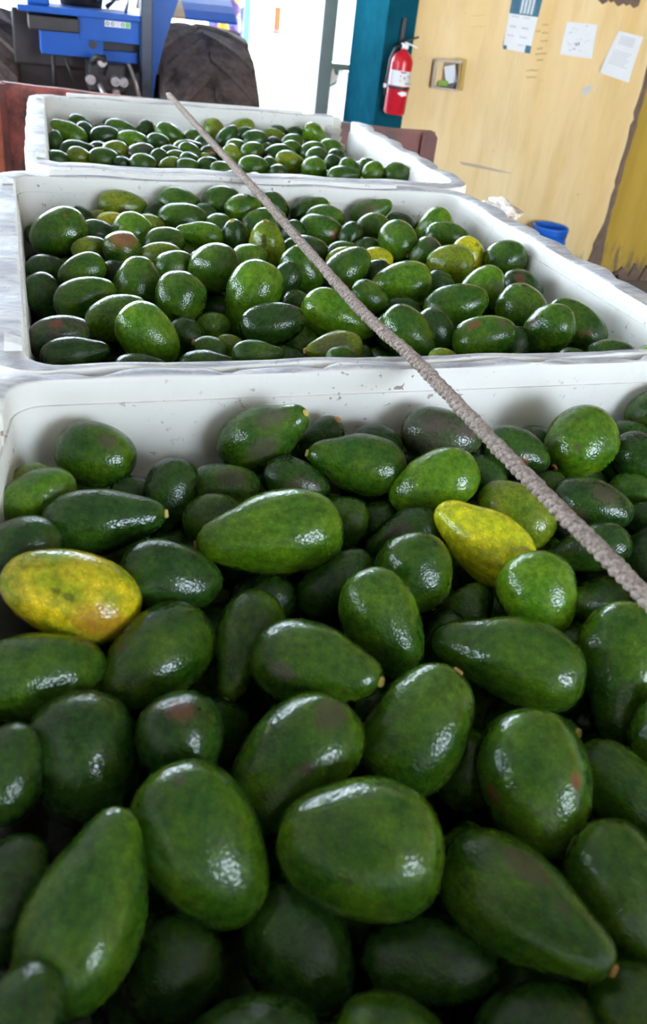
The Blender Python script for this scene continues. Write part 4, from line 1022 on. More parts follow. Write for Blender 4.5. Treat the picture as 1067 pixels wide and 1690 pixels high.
('F42',0.6601,1.7480,-0.0660,0.528,-0.276,-0.803,0.0682,0.0604,'round','l',()),
('F43',0.7054,1.8728,-0.0675,0.972,-0.215,0.091,0.0751,0.0589,'egg','g',()),
('F44',0.7468,1.8201,-0.0670,0.903,-0.155,0.401,0.0784,0.0663,'egg','g',((-0.7,-0.24,0.67,0.36,'rb'),)),
('F45',0.6862,1.5683,-0.0636,0.962,-0.212,0.172,0.0889,0.0685,'egg','g',()),
('F46',0.6401,1.8085,-0.0868,0.976,-0.198,0.087,0.0437,0.0397,'round','g',()),
('F47',0.9450,2.2268,-0.0694,0.961,-0.256,0.100,0.0640,0.0572,'round','d',()),
('F48',0.9088,2.1496,-0.0713,0.958,-0.279,-0.061,0.0872,0.0604,'egg','l',()),
('F49',0.9440,2.0245,-0.0691,0.891,-0.197,0.409,0.0803,0.0673,'egg','g',()),
('F50',1.0123,2.2202,-0.0715,0.956,-0.275,0.103,0.0690,0.0621,'round','d',()),
('F51',1.0681,2.1761,-0.0626,-0.550,-0.459,0.698,0.1102,0.0845,'egg','b',()),
('F52',0.8872,2.0616,-0.0808,0.962,-0.253,0.099,0.0612,0.0524,'egg','d',()),
('F53',0.9048,1.9092,-0.0686,0.937,-0.235,0.259,0.0692,0.0608,'round','g',()),
('F54',0.8290,1.8119,-0.0668,0.896,-0.179,0.407,0.0911,0.0627,'egg','d',()),
('F55',0.8463,2.0098,-0.0895,0.965,-0.245,0.097,0.0559,0.0473,'egg','d',()),
('F56',0.8381,1.6810,-0.0651,0.939,-0.312,-0.143,0.0970,0.0644,'egg','l',()),
('F57',0.7584,1.6389,-0.0645,0.394,-0.919,-0.002,0.0507,0.0420,'egg','d',()),
('F58',0.7540,1.5135,-0.0628,0.961,-0.257,0.098,0.0569,0.0459,'egg','d',()),
('F59',0.8916,1.5958,-0.0639,0.480,-0.760,0.439,0.0772,0.0708,'round','b',()),
('F60',0.9588,1.7839,-0.0665,0.884,-0.216,0.415,0.0754,0.0672,'round','g',()),
('F61',0.9736,1.8782,-0.0673,0.885,-0.214,0.414,0.0900,0.0691,'egg','g',()),
('F62',1.0721,1.9631,-0.0688,0.940,-0.339,-0.051,0.0888,0.0671,'egg','g',()),
('F63',1.0367,1.8034,-0.0667,0.942,-0.317,0.110,0.0640,0.0558,'round','d',()),
('F64',0.9888,1.6924,-0.0652,0.852,-0.374,-0.367,0.0617,0.0538,'round','d',()),
('F65',1.0199,1.6238,-0.0643,0.901,-0.380,-0.208,0.0725,0.0607,'egg','g',()),
('F66',0.9577,1.5037,-0.0627,0.920,-0.283,0.270,0.0994,0.0619,'pear','g',()),
('F67',1.1002,1.6698,-0.0649,0.930,-0.348,0.116,0.0621,0.0561,'round','g',()),
('F68',1.0749,1.5559,-0.0589,-0.893,-0.100,-0.440,0.0726,0.0637,'round','b',()),
('F69',1.1521,1.5411,-0.0578,0.917,-0.379,0.123,0.0872,0.0717,'egg','g',()),
('F70',1.0346,2.1323,-0.0911,0.952,-0.287,0.105,0.0497,0.0452,'round','d',()),
('F73',0.1144,1.5455,-0.0627,0.998,-0.028,0.053,0.0633,0.0496,'egg','d',()),
('F74',0.1217,1.8963,-0.0872,0.062,0.183,0.981,0.0807,0.0538,'egg','d',()),
]
UNDER=[
('N',0.392,-0.574,-0.197,0.20,0.98,-0.10,0.098,0.072),
('N',0.155,-0.687,-0.293,-0.65,0.74,0.17,0.089,0.072),
('N',0.676,-0.378,-0.188,-0.94,-0.11,0.32,0.101,0.072),
('N',0.143,-0.487,-0.194,-0.88,-0.38,0.30,0.108,0.075),
('N',0.353,-0.665,-0.220,0.67,0.73,0.12,0.086,0.067),
('N',0.055,-0.663,-0.280,-0.26,-0.96,-0.08,0.099,0.070),
('N',0.187,-0.391,-0.210,0.99,-0.12,0.06,0.096,0.078),
('N',0.344,-0.577,-0.257,-0.56,-0.82,0.10,0.098,0.068),
('N',0.247,-0.665,-0.250,-0.99,0.08,0.10,0.099,0.069),
('N',0.589,-0.583,-0.228,-0.94,0.33,-0.00,0.102,0.073),
('N',0.377,-0.767,-0.235,0.71,0.66,0.23,0.101,0.069),
('N',0.459,-0.475,-0.232,0.33,-0.83,-0.44,0.102,0.082),
('N',0.180,-0.581,-0.238,0.99,0.01,-0.16,0.115,0.081),
('N',0.357,-0.491,-0.205,-0.97,0.08,0.22,0.113,0.082),
('N',0.254,-0.394,-0.270,-0.01,-0.99,0.13,0.081,0.067),
('N',0.550,-0.285,-0.174,0.93,-0.22,0.28,0.115,0.079),
('N',0.254,-0.291,-0.195,-0.84,-0.34,0.43,0.088,0.073),
('N',0.444,-0.569,-0.286,-0.65,-0.60,-0.47,0.080,0.066),
('N',0.189,-0.290,-0.235,-0.94,0.28,0.19,0.087,0.071),
('N',0.179,-0.186,-0.170,0.89,0.37,0.26,0.097,0.072),
('N',0.557,-0.485,-0.194,0.79,0.59,0.17,0.108,0.082),
('M',0.475,0.329,-0.122,-0.58,-0.81,0.08,0.099,0.079),
('N',0.459,-0.104,-0.160,0.97,-0.13,0.20,0.084,0.068),
('N',0.287,-0.687,-0.303,0.44,0.79,-0.42,0.085,0.070),
('N',0.055,-0.585,-0.318,0.39,0.90,0.19,0.108,0.080),
('N',0.055,-0.471,-0.222,-0.33,0.90,-0.30,0.105,0.071),
('M',0.371,0.534,-0.137,-0.58,0.76,0.28,0.093,0.075),
('N',0.084,-0.681,-0.333,-0.17,-0.92,0.35,0.104,0.070),
('N',0.358,-0.783,-0.308,-0.97,-0.10,-0.23,0.108,0.073),
('N',0.569,-0.488,-0.264,-0.82,0.57,-0.04,0.098,0.072),
('N',0.639,-0.394,-0.240,0.38,-0.90,-0.22,0.101,0.073),
('N',0.751,-0.286,-0.184,0.66,0.74,0.14,0.118,0.083),
('N',0.084,-0.204,-0.142,-0.15,0.94,0.31,0.099,0.074),
('N',0.278,-0.569,-0.226,0.33,-0.94,-0.09,0.098,0.078),
('N',0.240,-0.202,-0.202,0.11,-0.93,0.35,0.099,0.067),
('N',0.072,-0.292,-0.235,-0.88,-0.12,-0.47,0.099,0.082),
('N',0.783,-0.392,-0.210,0.85,-0.52,0.09,0.093,0.069),
('M',0.444,0.241,-0.134,0.79,-0.42,-0.45,0.109,0.076),
('N',0.356,-0.182,-0.229,0.34,-0.86,-0.38,0.103,0.083),
('M',0.675,0.337,-0.102,0.90,0.39,-0.18,0.112,0.077),
('N',0.458,-0.684,-0.233,0.61,-0.79,0.04,0.099,0.072),
('N',0.856,-0.104,-0.160,-0.97,0.23,-0.02,0.092,0.066),
('N',0.270,-0.763,-0.275,-0.85,-0.52,0.11,0.082,0.068),
('N',0.055,-0.386,-0.259,0.73,-0.66,0.18,0.084,0.067),
('N',0.490,-0.283,-0.234,-0.41,0.84,-0.35,0.092,0.070),
('N',0.644,-0.281,-0.194,0.98,0.10,0.17,0.109,0.077),
('N',0.587,-0.279,-0.253,0.83,0.53,0.17,0.096,0.073),
('M',0.656,0.441,-0.139,0.87,0.46,0.14,0.112,0.076),
('N',0.773,-0.182,-0.149,-0.70,-0.53,-0.47,0.085,0.069),
('N',0.089,-0.472,-0.282,-0.44,-0.85,0.29,0.108,0.076),
('N',0.084,-0.585,-0.218,0.50,-0.85,-0.14,0.093,0.074),
('N',0.380,-0.183,-0.159,-0.60,0.72,0.34,0.085,0.068),
('N',0.756,-0.185,-0.220,-0.67,-0.68,0.29,0.100,0.072),
('N',0.539,-0.106,-0.140,0.90,0.33,-0.28,0.089,0.066),
('N',0.382,-0.295,-0.256,0.88,0.45,-0.14,0.120,0.080),
('M',0.652,0.332,-0.172,-0.31,0.94,-0.14,0.112,0.075),
('N',0.055,-0.104,-0.150,-0.59,0.81,-0.01,0.091,0.074),
('N',0.251,-0.489,-0.194,-0.03,1.00,-0.04,0.093,0.075),
('N',0.446,-0.192,-0.251,0.82,-0.53,0.23,0.101,0.080),
('M',0.184,0.344,-0.121,-0.23,0.96,0.16,0.098,0.076),
('N',0.450,-0.782,-0.327,-0.97,0.24,-0.03,0.113,0.083),
('M',0.540,0.243,-0.124,0.88,-0.02,0.47,0.098,0.076),
]
DEEP=[
('M',0.055,1.005,-0.125,-0.91,0.36,0.21,0.092,0.076),
('N',0.545,-0.578,-0.297,0.65,-0.60,0.47,0.101,0.073),
('N',0.142,-0.285,-0.174,0.72,-0.50,0.48,0.098,0.077),
('N',0.348,-0.289,-0.195,-0.05,-0.96,0.26,0.091,0.069),
('N',0.182,-0.475,-0.272,0.84,-0.45,-0.31,0.106,0.078),
('M',0.161,0.240,-0.134,-0.85,-0.51,-0.15,0.097,0.079),
('N',0.680,-0.188,-0.180,0.20,-0.94,0.28,0.102,0.082),
('N',0.651,-0.104,-0.140,-0.37,0.92,-0.13,0.093,0.068),
('M',0.791,0.531,-0.127,0.00,0.91,-0.41,0.111,0.075),
('N',0.284,-0.490,-0.264,0.83,0.34,0.43,0.109,0.080),
('M',0.944,0.443,-0.139,-0.79,-0.54,-0.28,0.123,0.083),
('N',0.390,-0.682,-0.273,-0.93,-0.21,-0.28,0.089,0.070),
('M',0.284,0.532,-0.107,-0.88,0.45,0.14,0.117,0.082),
('N',0.778,-0.297,-0.246,-0.90,0.42,-0.06,0.098,0.069),
('M',0.147,0.441,-0.119,0.12,-0.89,-0.44,0.101,0.074),
('M',0.055,0.914,-0.177,-0.93,0.07,0.35,0.107,0.077),
('N',0.756,-0.104,-0.160,0.41,0.89,0.16,0.088,0.067),
('M',0.356,0.828,-0.109,0.37,0.93,-0.03,0.106,0.079),
('M',0.385,0.625,-0.134,-0.53,0.79,-0.33,0.104,0.070),
('N',0.055,-0.290,-0.155,0.89,-0.44,-0.04,0.095,0.078),
('M',0.185,0.433,-0.189,0.96,0.15,0.24,0.096,0.067),
('N',0.277,-0.301,-0.267,0.73,-0.58,0.36,0.102,0.080),
('M',0.360,0.636,-0.074,-0.90,0.34,-0.27,0.113,0.079),
('M',0.553,0.830,-0.109,-0.32,-0.87,-0.38,0.103,0.081),
('N',0.151,-0.576,-0.307,-0.10,-0.93,0.35,0.092,0.070),
('M',0.091,0.714,-0.122,-0.94,-0.30,0.14,0.094,0.077),
('N',0.189,-0.783,-0.258,-1.00,0.06,-0.04,0.079,0.066),
('M',0.090,0.337,-0.132,-0.69,-0.57,-0.44,0.089,0.072),
('M',0.647,0.821,-0.109,0.58,0.81,-0.06,0.094,0.077),
('M',0.959,0.623,-0.114,0.91,-0.32,0.26,0.106,0.079),
('N',0.481,-0.203,-0.182,-0.99,-0.10,0.07,0.110,0.080),
('N',0.144,-0.391,-0.270,0.88,-0.37,-0.30,0.103,0.079),
('M',0.074,0.918,-0.107,0.87,-0.27,-0.41,0.116,0.081),
('M',0.055,0.812,-0.140,-0.68,0.73,-0.12,0.107,0.073),
('M',0.858,0.808,-0.090,0.44,0.90,-0.01,0.093,0.071),
('N',0.471,-0.386,-0.229,-0.99,0.17,-0.02,0.114,0.081),
('M',0.541,0.424,-0.139,-0.66,-0.75,0.08,0.103,0.077),
('M',0.643,0.241,-0.144,0.07,1.00,-0.01,0.095,0.071),
('M',0.148,0.521,-0.217,-0.74,0.49,0.47,0.094,0.068),
('N',0.482,-0.107,-0.230,0.67,-0.59,0.44,0.116,0.082),
('M',0.291,0.343,-0.171,0.05,-0.97,-0.23,0.097,0.077),
('M',0.150,0.336,-0.182,0.09,0.99,0.12,0.101,0.068),
('N',0.838,-0.200,-0.212,-0.00,-0.99,-0.10,0.118,0.079),
('M',0.274,0.422,-0.209,0.37,-0.90,0.21,0.102,0.084),
('F',0.749,1.343,-0.066,0.94,-0.30,0.17,0.108,0.075),
('N',0.090,-0.378,-0.198,-0.75,-0.65,-0.10,0.099,0.073),
('N',0.444,-0.290,-0.185,-0.13,0.96,-0.23,0.103,0.070),
('M',0.055,0.623,-0.144,0.91,0.36,-0.23,0.101,0.070),
('M',0.169,0.531,-0.117,0.89,0.26,-0.37,0.089,0.069),
('N',0.385,-0.378,-0.188,0.75,0.61,-0.26,0.109,0.084),
('M',0.086,0.522,-0.157,-0.93,0.35,0.10,0.115,0.079),
('M',0.456,0.525,-0.217,-0.94,0.32,0.14,0.092,0.070),
('F',0.933,1.618,-0.109,-0.75,0.53,-0.40,0.099,0.071),
('M',0.055,0.236,-0.124,0.65,0.64,-0.42,0.099,0.070),
('M',0.182,0.734,-0.102,-0.32,0.92,0.21,0.094,0.075),
('M',0.344,0.243,-0.144,0.35,0.94,-0.06,0.115,0.083),
('M',0.345,0.446,-0.149,-0.86,0.52,-0.01,0.099,0.081),
('M',0.789,0.331,-0.132,0.92,-0.04,-0.40,0.104,0.075),
('M',0.055,0.533,-0.227,-0.15,0.87,0.47,0.098,0.071),
('F',0.343,1.836,-0.122,-0.20,0.98,0.03,0.101,0.082),
('F',0.635,1.634,-0.119,-0.94,-0.32,0.10,0.115,0.082),
('M',0.643,0.630,-0.124,-0.16,0.92,0.37,0.095,0.071),
('M',0.945,0.825,-0.119,-0.20,-0.87,-0.44,0.106,0.079),
('F',0.867,1.716,-0.111,-0.99,-0.04,0.15,0.094,0.070),
('F',1.135,1.617,-0.099,-0.78,0.63,0.01,0.111,0.076),
('N',0.346,-0.104,-0.160,-0.26,0.97,0.05,0.102,0.075),
('N',0.492,-0.779,-0.257,0.28,-0.90,-0.32,0.109,0.079),
('N',0.347,-0.385,-0.259,-0.70,0.59,-0.40,0.091,0.074),
('M',0.574,0.334,-0.142,0.91,0.30,-0.30,0.095,0.077),
('M',1.045,0.060,-0.069,-0.66,-0.71,-0.26,0.110,0.079),
('F',0.675,1.721,-0.131,-0.04,0.99,-0.13,0.092,0.076),
('N',0.144,-0.104,-0.170,0.48,-0.88,0.05,0.099,0.078),
('N',0.585,-0.205,-0.173,-0.74,0.65,-0.16,0.120,0.081),
('M',0.983,0.332,-0.142,0.80,0.61,0.00,0.114,0.083),
('F',0.661,2.014,-0.135,1.00,0.08,-0.02,0.109,0.081),
('F',0.752,1.635,-0.109,-0.94,0.11,0.33,0.088,0.068),
('F',1.049,1.613,-0.119,0.97,0.17,0.17,0.089,0.071),
('F',1.141,1.806,-0.102,0.63,-0.70,0.34,0.095,0.068),
('F',0.756,2.117,-0.196,-0.99,0.13,0.00,0.117,0.083),
('N',0.187,-0.104,-0.230,0.65,0.75,0.15,0.107,0.077),
('N',0.560,-0.195,-0.251,-0.16,0.97,0.20,0.112,0.080),
('M',0.254,0.625,-0.114,0.95,0.30,0.08,0.110,0.076),
('M',0.376,0.137,-0.107,0.85,-0.37,0.37,0.113,0.081),
('M',0.486,0.918,-0.127,-0.98,-0.13,0.17,0.116,0.081),
('M',0.641,1.005,-0.105,-0.44,-0.83,0.35,0.097,0.068),
('M',0.748,1.005,-0.105,0.86,-0.34,-0.38,0.102,0.079),
('M',1.045,1.005,-0.095,0.85,0.27,-0.46,0.113,0.077),
('F',0.247,1.844,-0.102,-0.64,-0.72,-0.26,0.095,0.075),
('F',0.254,2.027,-0.135,0.92,-0.38,-0.05,0.101,0.081),
('F',0.562,1.356,-0.066,-0.89,0.20,-0.41,0.082,0.066),
('F',0.772,1.718,-0.101,0.93,-0.14,0.34,0.095,0.077),
('F',0.862,2.007,-0.144,0.90,0.43,-0.07,0.088,0.069),
('F',0.962,1.717,-0.111,0.51,0.84,0.18,0.109,0.079),
('F',0.947,1.816,-0.132,0.99,0.04,0.16,0.098,0.079),
('F',1.077,1.705,-0.120,-0.49,-0.85,0.18,0.107,0.078),
('F',1.039,1.806,-0.132,-0.93,-0.05,-0.36,0.101,0.082),
('F',1.150,2.190,-0.117,-0.67,0.67,0.32,0.119,0.083),
('M',0.151,0.616,-0.145,-1.00,0.02,-0.05,0.100,0.081),
('M',0.549,0.631,-0.124,0.05,0.98,-0.18,0.113,0.082),
('M',0.741,0.230,-0.144,-0.53,0.85,0.03,0.120,0.081),
('M',0.981,0.525,-0.127,-0.92,-0.25,0.30,0.102,0.077),
('M',1.045,0.423,-0.119,0.57,0.72,-0.39,0.107,0.079),
('M',0.055,0.723,-0.182,0.28,0.96,-0.06,0.104,0.072),
('M',0.246,0.715,-0.202,0.72,-0.69,0.06,0.086,0.071),
('M',0.782,0.637,-0.164,0.80,0.50,0.33,0.093,0.075),
('M',0.751,0.927,-0.167,-0.55,-0.74,0.40,0.098,0.078),
('F',0.145,1.644,-0.120,-0.10,-0.97,-0.20,0.117,0.083),
('F',0.165,1.748,-0.121,-0.78,0.41,0.47,0.122,0.082),
('F',0.158,1.837,-0.122,-0.98,-0.13,-0.17,0.097,0.076),
('F',0.183,1.944,-0.134,0.21,0.96,-0.17,0.101,0.083),
('F',0.189,2.141,-0.126,-0.77,0.62,0.18,0.110,0.075),
('F',0.273,1.754,-0.121,0.93,0.22,-0.30,0.110,0.077),
('F',0.291,1.941,-0.134,0.60,0.74,-0.31,0.097,0.080),
('F',0.260,2.218,-0.127,-0.97,0.18,0.19,0.119,0.082),
('F',0.333,1.637,-0.109,-0.43,0.88,0.20,0.098,0.079),
('F',0.376,1.740,-0.111,-0.77,-0.48,-0.42,0.100,0.075),
('F',0.469,1.726,-0.121,0.92,0.04,-0.38,0.097,0.066),
('F',0.470,1.929,-0.103,0.79,-0.57,-0.21,0.099,0.079),
('F',0.492,2.112,-0.096,-0.91,-0.17,-0.37,0.087,0.068),
('F',0.575,1.740,-0.121,-0.77,0.64,-0.03,0.093,0.071),
('F',0.575,2.113,-0.106,-0.61,-0.71,-0.34,0.089,0.072),
('F',0.771,1.931,-0.103,-0.40,0.83,0.39,0.105,0.082),
('F',0.970,1.921,-0.133,-0.48,0.88,-0.02,0.111,0.079),
('F',1.071,1.915,-0.123,0.92,0.13,0.36,0.108,0.080),
('F',1.147,2.001,-0.144,0.13,-0.99,-0.01,0.122,0.082),
('F',1.151,2.102,-0.176,0.98,-0.06,-0.19,0.101,0.067),
('F',0.494,2.024,-0.195,0.45,0.78,-0.43,0.120,0.082),
('F',0.864,2.119,-0.206,-0.32,-0.87,0.37,0.102,0.071),
('F',1.082,2.003,-0.204,-0.77,-0.60,-0.22,0.103,0.079),
('F',1.153,2.189,-0.237,0.41,-0.89,0.19,0.097,0.070),
('N',0.057,-1.053,-0.200,0.29,-0.95,-0.05,0.107,0.082),
('N',0.080,-0.970,-0.215,0.40,-0.82,-0.41,0.110,0.083),
('N',0.055,-0.871,-0.180,-0.82,0.57,-0.09,0.090,0.072),
('N',0.078,-0.783,-0.247,-0.42,-0.91,0.08,0.093,0.070),
('N',0.159,-1.054,-0.200,0.72,-0.60,-0.34,0.089,0.072),
('N',0.184,-0.956,-0.193,-0.98,0.03,0.18,0.105,0.079),
('N',0.143,-0.859,-0.179,-0.96,0.25,-0.07,0.089,0.066),
('N',0.257,-1.054,-0.200,0.78,0.57,-0.26,0.120,0.083),
('N',0.280,-0.971,-0.225,0.62,0.67,0.41,0.098,0.081),
('N',0.238,-0.858,-0.248,-0.47,0.76,-0.45,0.103,0.081),
('N',0.286,-0.382,-0.209,-0.90,-0.36,0.25,0.106,0.079),
('N',0.273,-0.190,-0.150,-0.56,-0.83,-0.01,0.089,0.067),
('N',0.241,-0.104,-0.150,0.80,0.44,-0.42,0.092,0.068),
('N',0.353,-1.054,-0.200,-0.90,-0.02,0.43,0.090,0.072),
('N',0.387,-0.972,-0.195,-0.55,0.77,0.33,0.105,0.070),
('N',0.347,-0.861,-0.269,0.62,-0.71,0.34,0.108,0.075),
('N',0.438,-1.054,-0.200,-0.78,-0.58,0.25,0.100,0.077),
('N',0.483,-0.954,-0.193,0.66,0.71,-0.24,0.097,0.072),
('N',0.460,-0.872,-0.251,0.80,0.47,0.39,0.081,0.067),
('N',0.478,-0.589,-0.229,0.94,0.21,0.25,0.083,0.068),
('N',0.549,-1.054,-0.200,0.09,0.94,-0.34,0.105,0.077),
('N',0.568,-0.972,-0.195,0.97,0.17,-0.16,0.092,0.077),
('N',0.546,-0.858,-0.179,-0.94,0.29,-0.19,0.113,0.077),
('N',0.589,-0.772,-0.166,-0.99,0.12,-0.02,0.107,0.083),
('N',0.549,-0.671,-0.251,0.96,0.05,0.29,0.082,0.067),
('N',0.582,-0.381,-0.158,-0.68,0.73,-0.07,0.090,0.067),
('N',0.643,-1.054,-0.200,0.09,-0.99,-0.04,0.097,0.073),
('N',0.669,-0.971,-0.195,-0.17,-0.95,0.26,0.095,0.079),
('N',0.652,-0.859,-0.179,-0.61,-0.71,-0.35,0.086,0.066),
('N',0.676,-0.775,-0.196,0.21,-0.97,0.12,0.120,0.081),
('N',0.648,-0.671,-0.151,0.95,-0.27,-0.17,0.119,0.080),
('N',0.687,-0.568,-0.136,0.78,-0.46,-0.43,0.095,0.078),
('N',0.647,-0.478,-0.183,0.17,0.98,-0.08,0.098,0.071),
('N',0.750,-1.054,-0.200,-0.95,0.14,0.29,0.115,0.084),
('N',0.769,-0.964,-0.194,0.94,-0.12,-0.33,0.090,0.073),
('N',0.749,-0.860,-0.179,-0.91,0.18,-0.37,0.123,0.082),
('N',0.768,-0.770,-0.166,0.20,-0.85,0.48,0.101,0.074),
('N',0.750,-0.673,-0.151,0.87,-0.10,-0.48,0.085,0.070),
('N',0.786,-0.578,-0.137,0.80,-0.59,-0.10,0.122,0.083),
('N',0.752,-0.483,-0.123,-0.89,0.40,0.21,0.096,0.070),
('N',0.845,-1.054,-0.200,-0.95,-0.32,0.02,0.090,0.071),
('N',0.874,-0.975,-0.196,0.85,-0.37,-0.38,0.117,0.081),
('N',0.838,-0.874,-0.181,-0.73,0.53,-0.43,0.096,0.067),
('N',0.889,-0.780,-0.167,0.22,0.96,0.16,0.098,0.076),
('N',0.855,-0.681,-0.153,-0.49,-0.83,-0.27,0.101,0.079),
('N',0.870,-0.586,-0.179,-0.93,0.16,-0.33,0.108,0.082),
('N',0.854,-0.483,-0.123,0.20,-0.91,-0.36,0.095,0.074),
('N',0.881,-0.387,-0.109,0.84,-0.52,0.15,0.100,0.076),
('N',0.845,-0.290,-0.185,0.79,0.60,0.10,0.095,0.076),
('N',0.890,-0.201,-0.152,-0.87,0.47,-0.13,0.101,0.083),
('N',0.943,-1.054,-0.200,0.06,0.89,0.44,0.112,0.081),
('N',0.970,-0.954,-0.193,0.71,0.69,0.13,0.116,0.083),
('N',0.947,-0.876,-0.181,-0.92,0.40,-0.04,0.085,0.066),
('N',0.968,-0.782,-0.167,-0.60,-0.80,-0.05,0.110,0.080),
('N',0.943,-0.677,-0.152,0.76,-0.56,0.33,0.099,0.079),
('N',0.982,-0.567,-0.136,0.20,-0.96,-0.21,0.122,0.082),
('N',0.959,-0.489,-0.174,-0.91,0.16,-0.39,0.119,0.082),
('N',0.983,-0.376,-0.108,0.46,0.88,0.05,0.106,0.084),
('N',0.940,-0.281,-0.094,0.25,0.93,0.28,0.104,0.081),
('N',0.978,-0.187,-0.080,-0.79,-0.54,0.30,0.104,0.076),
('N',0.946,-0.104,-0.150,-0.57,0.67,0.48,0.102,0.080),
('N',1.045,-1.054,-0.200,-0.39,0.83,0.39,0.110,0.081),
('N',1.045,-0.957,-0.223,-0.80,-0.53,0.26,0.095,0.071),
('N',1.045,-0.871,-0.180,0.26,0.95,-0.16,0.111,0.079),
('N',1.045,-0.775,-0.216,0.78,-0.48,-0.42,0.109,0.079),
('N',1.045,-0.677,-0.152,-0.26,0.88,-0.39,0.113,0.084),
('N',1.045,-0.582,-0.168,0.20,-0.86,0.46,0.101,0.067),
('N',1.039,-0.488,-0.124,0.35,0.93,0.04,0.108,0.081),
('N',1.045,-0.397,-0.141,-0.94,-0.34,0.07,0.088,0.070),
('N',1.045,-0.291,-0.095,0.94,0.11,-0.32,0.121,0.084),
('N',1.045,-0.202,-0.132,1.00,-0.07,0.05,0.107,0.076),
('N',1.045,-0.106,-0.070,-0.86,0.37,0.35,0.090,0.074),
('N',0.077,-1.050,-0.270,0.85,-0.27,0.45,0.091,0.067),
('N',0.055,-0.967,-0.285,0.30,0.83,0.46,0.086,0.066),
('N',0.087,-0.880,-0.252,-0.74,0.65,0.17,0.103,0.080),
('N',0.055,-0.761,-0.304,0.24,-0.95,-0.19,0.083,0.066),
('N',0.056,-0.188,-0.200,0.36,0.90,-0.24,0.084,0.069),
('N',0.073,-0.104,-0.220,-0.85,-0.50,0.18,0.094,0.067),
('N',0.178,-1.054,-0.280,0.04,0.98,-0.19,0.107,0.084),
('N',0.154,-0.958,-0.263,0.00,-0.97,-0.26,0.113,0.081),
('N',0.176,-0.870,-0.290,0.80,-0.55,-0.24,0.092,0.068),
('N',0.140,-0.775,-0.316,-0.65,0.73,0.20,0.112,0.080),
('N',0.161,-0.202,-0.242,0.30,-0.93,-0.23,0.105,0.071),
('N',0.279,-1.052,-0.280,-0.27,0.89,-0.35,0.113,0.077),
('N',0.241,-0.964,-0.294,0.70,0.66,-0.29,0.110,0.076),
('N',0.274,-0.872,-0.181,0.06,-0.92,-0.40,0.102,0.068),
('N',0.258,-0.774,-0.346,0.89,0.14,-0.42,0.108,0.081),
('N',0.262,-0.568,-0.296,-0.84,0.43,0.32,0.084,0.069),
('N',0.272,-0.104,-0.220,0.78,-0.49,0.39,0.107,0.075),
('N',0.374,-1.053,-0.270,-0.60,-0.80,-0.06,0.089,0.071),
('N',0.338,-0.975,-0.276,0.54,0.83,-0.12,0.109,0.081),
('N',0.369,-0.858,-0.348,0.47,0.83,-0.31,0.117,0.083),
('N',0.373,-0.471,-0.272,0.71,-0.67,-0.24,0.094,0.071),
('N',0.382,-0.107,-0.260,0.23,-0.93,0.30,0.107,0.074),
('N',0.487,-1.054,-0.260,0.61,0.64,0.47,0.098,0.072),
('N',0.450,-0.961,-0.254,-1.00,0.04,0.08,0.104,0.079),
('N',0.474,-0.873,-0.321,0.79,-0.52,-0.33,0.094,0.072),
('N',0.482,-0.683,-0.293,-0.87,0.22,-0.44,0.086,0.066),
('N',0.482,-0.489,-0.314,-0.18,-0.88,-0.44,0.115,0.083),
('N',0.455,-0.374,-0.297,0.87,-0.48,-0.14,0.095,0.075),
('N',0.585,-1.054,-0.260,0.83,-0.56,0.05,0.085,0.066),
('N',0.551,-0.959,-0.263,-0.51,0.79,0.33,0.111,0.083),
('N',0.570,-0.875,-0.241,0.46,-0.88,-0.11,0.094,0.071),
('N',0.562,-0.777,-0.277,0.22,0.86,0.46,0.097,0.078),
('N',0.574,-0.686,-0.313,0.91,0.09,-0.41,0.087,0.069),
('N',0.544,-0.395,-0.270,-0.04,-0.94,0.35,0.108,0.081),
('N',0.570,-0.104,-0.210,0.92,-0.35,-0.17,0.101,0.070),
('N',0.681,-1.054,-0.260,-0.46,0.80,0.38,0.103,0.077),
('N',0.656,-0.959,-0.263,0.02,-0.93,-0.38,0.103,0.072),
('N',0.690,-0.869,-0.250,-0.68,0.73,-0.05,0.106,0.081),
('N',0.644,-0.762,-0.264,0.03,-0.98,-0.19,0.097,0.073),
('N',0.689,-0.684,-0.223,-0.90,0.43,0.04,0.098,0.069),
('N',0.643,-0.575,-0.287,-0.75,-0.65,0.14,0.097,0.069),
('N',0.688,-0.472,-0.242,-0.89,-0.11,-0.44,0.101,0.083),
('N',0.678,-0.289,-0.275,0.88,-0.48,-0.06,0.121,0.082),
('N',0.657,-0.192,-0.251,0.89,0.40,-0.22,0.104,0.077),
('N',0.680,-0.104,-0.210,-0.93,0.33,0.17,0.102,0.081),
('N',0.784,-1.054,-0.270,-0.85,-0.37,-0.36,0.101,0.073),
('N',0.761,-0.972,-0.255,-0.66,-0.75,0.06,0.091,0.067),
('N',0.771,-0.872,-0.281,0.81,0.49,0.33,0.104,0.084),
('N',0.746,-0.773,-0.246,0.78,-0.62,-0.10,0.122,0.082),
('N',0.772,-0.670,-0.251,-0.90,-0.43,-0.08,0.106,0.076),
('N',0.758,-0.591,-0.219,0.90,0.18,0.40,0.116,0.081),
('N',0.790,-0.492,-0.185,0.97,-0.18,0.15,0.104,0.074),
('N',0.745,-0.387,-0.279,-0.86,0.40,-0.31,0.098,0.071),
('N',0.773,-0.105,-0.220,-0.92,-0.05,-0.39,0.099,0.071),
('N',0.880,-1.054,-0.270,-0.99,0.10,0.02,0.113,0.082),
('N',0.861,-0.956,-0.263,-0.94,-0.08,0.32,0.100,0.075),
('N',0.888,-0.870,-0.230,0.98,0.08,-0.18,0.104,0.073),
('N',0.857,-0.774,-0.226,0.82,0.56,-0.14,0.111,0.079),
('N',0.879,-0.685,-0.223,0.73,0.60,-0.34,0.107,0.074),
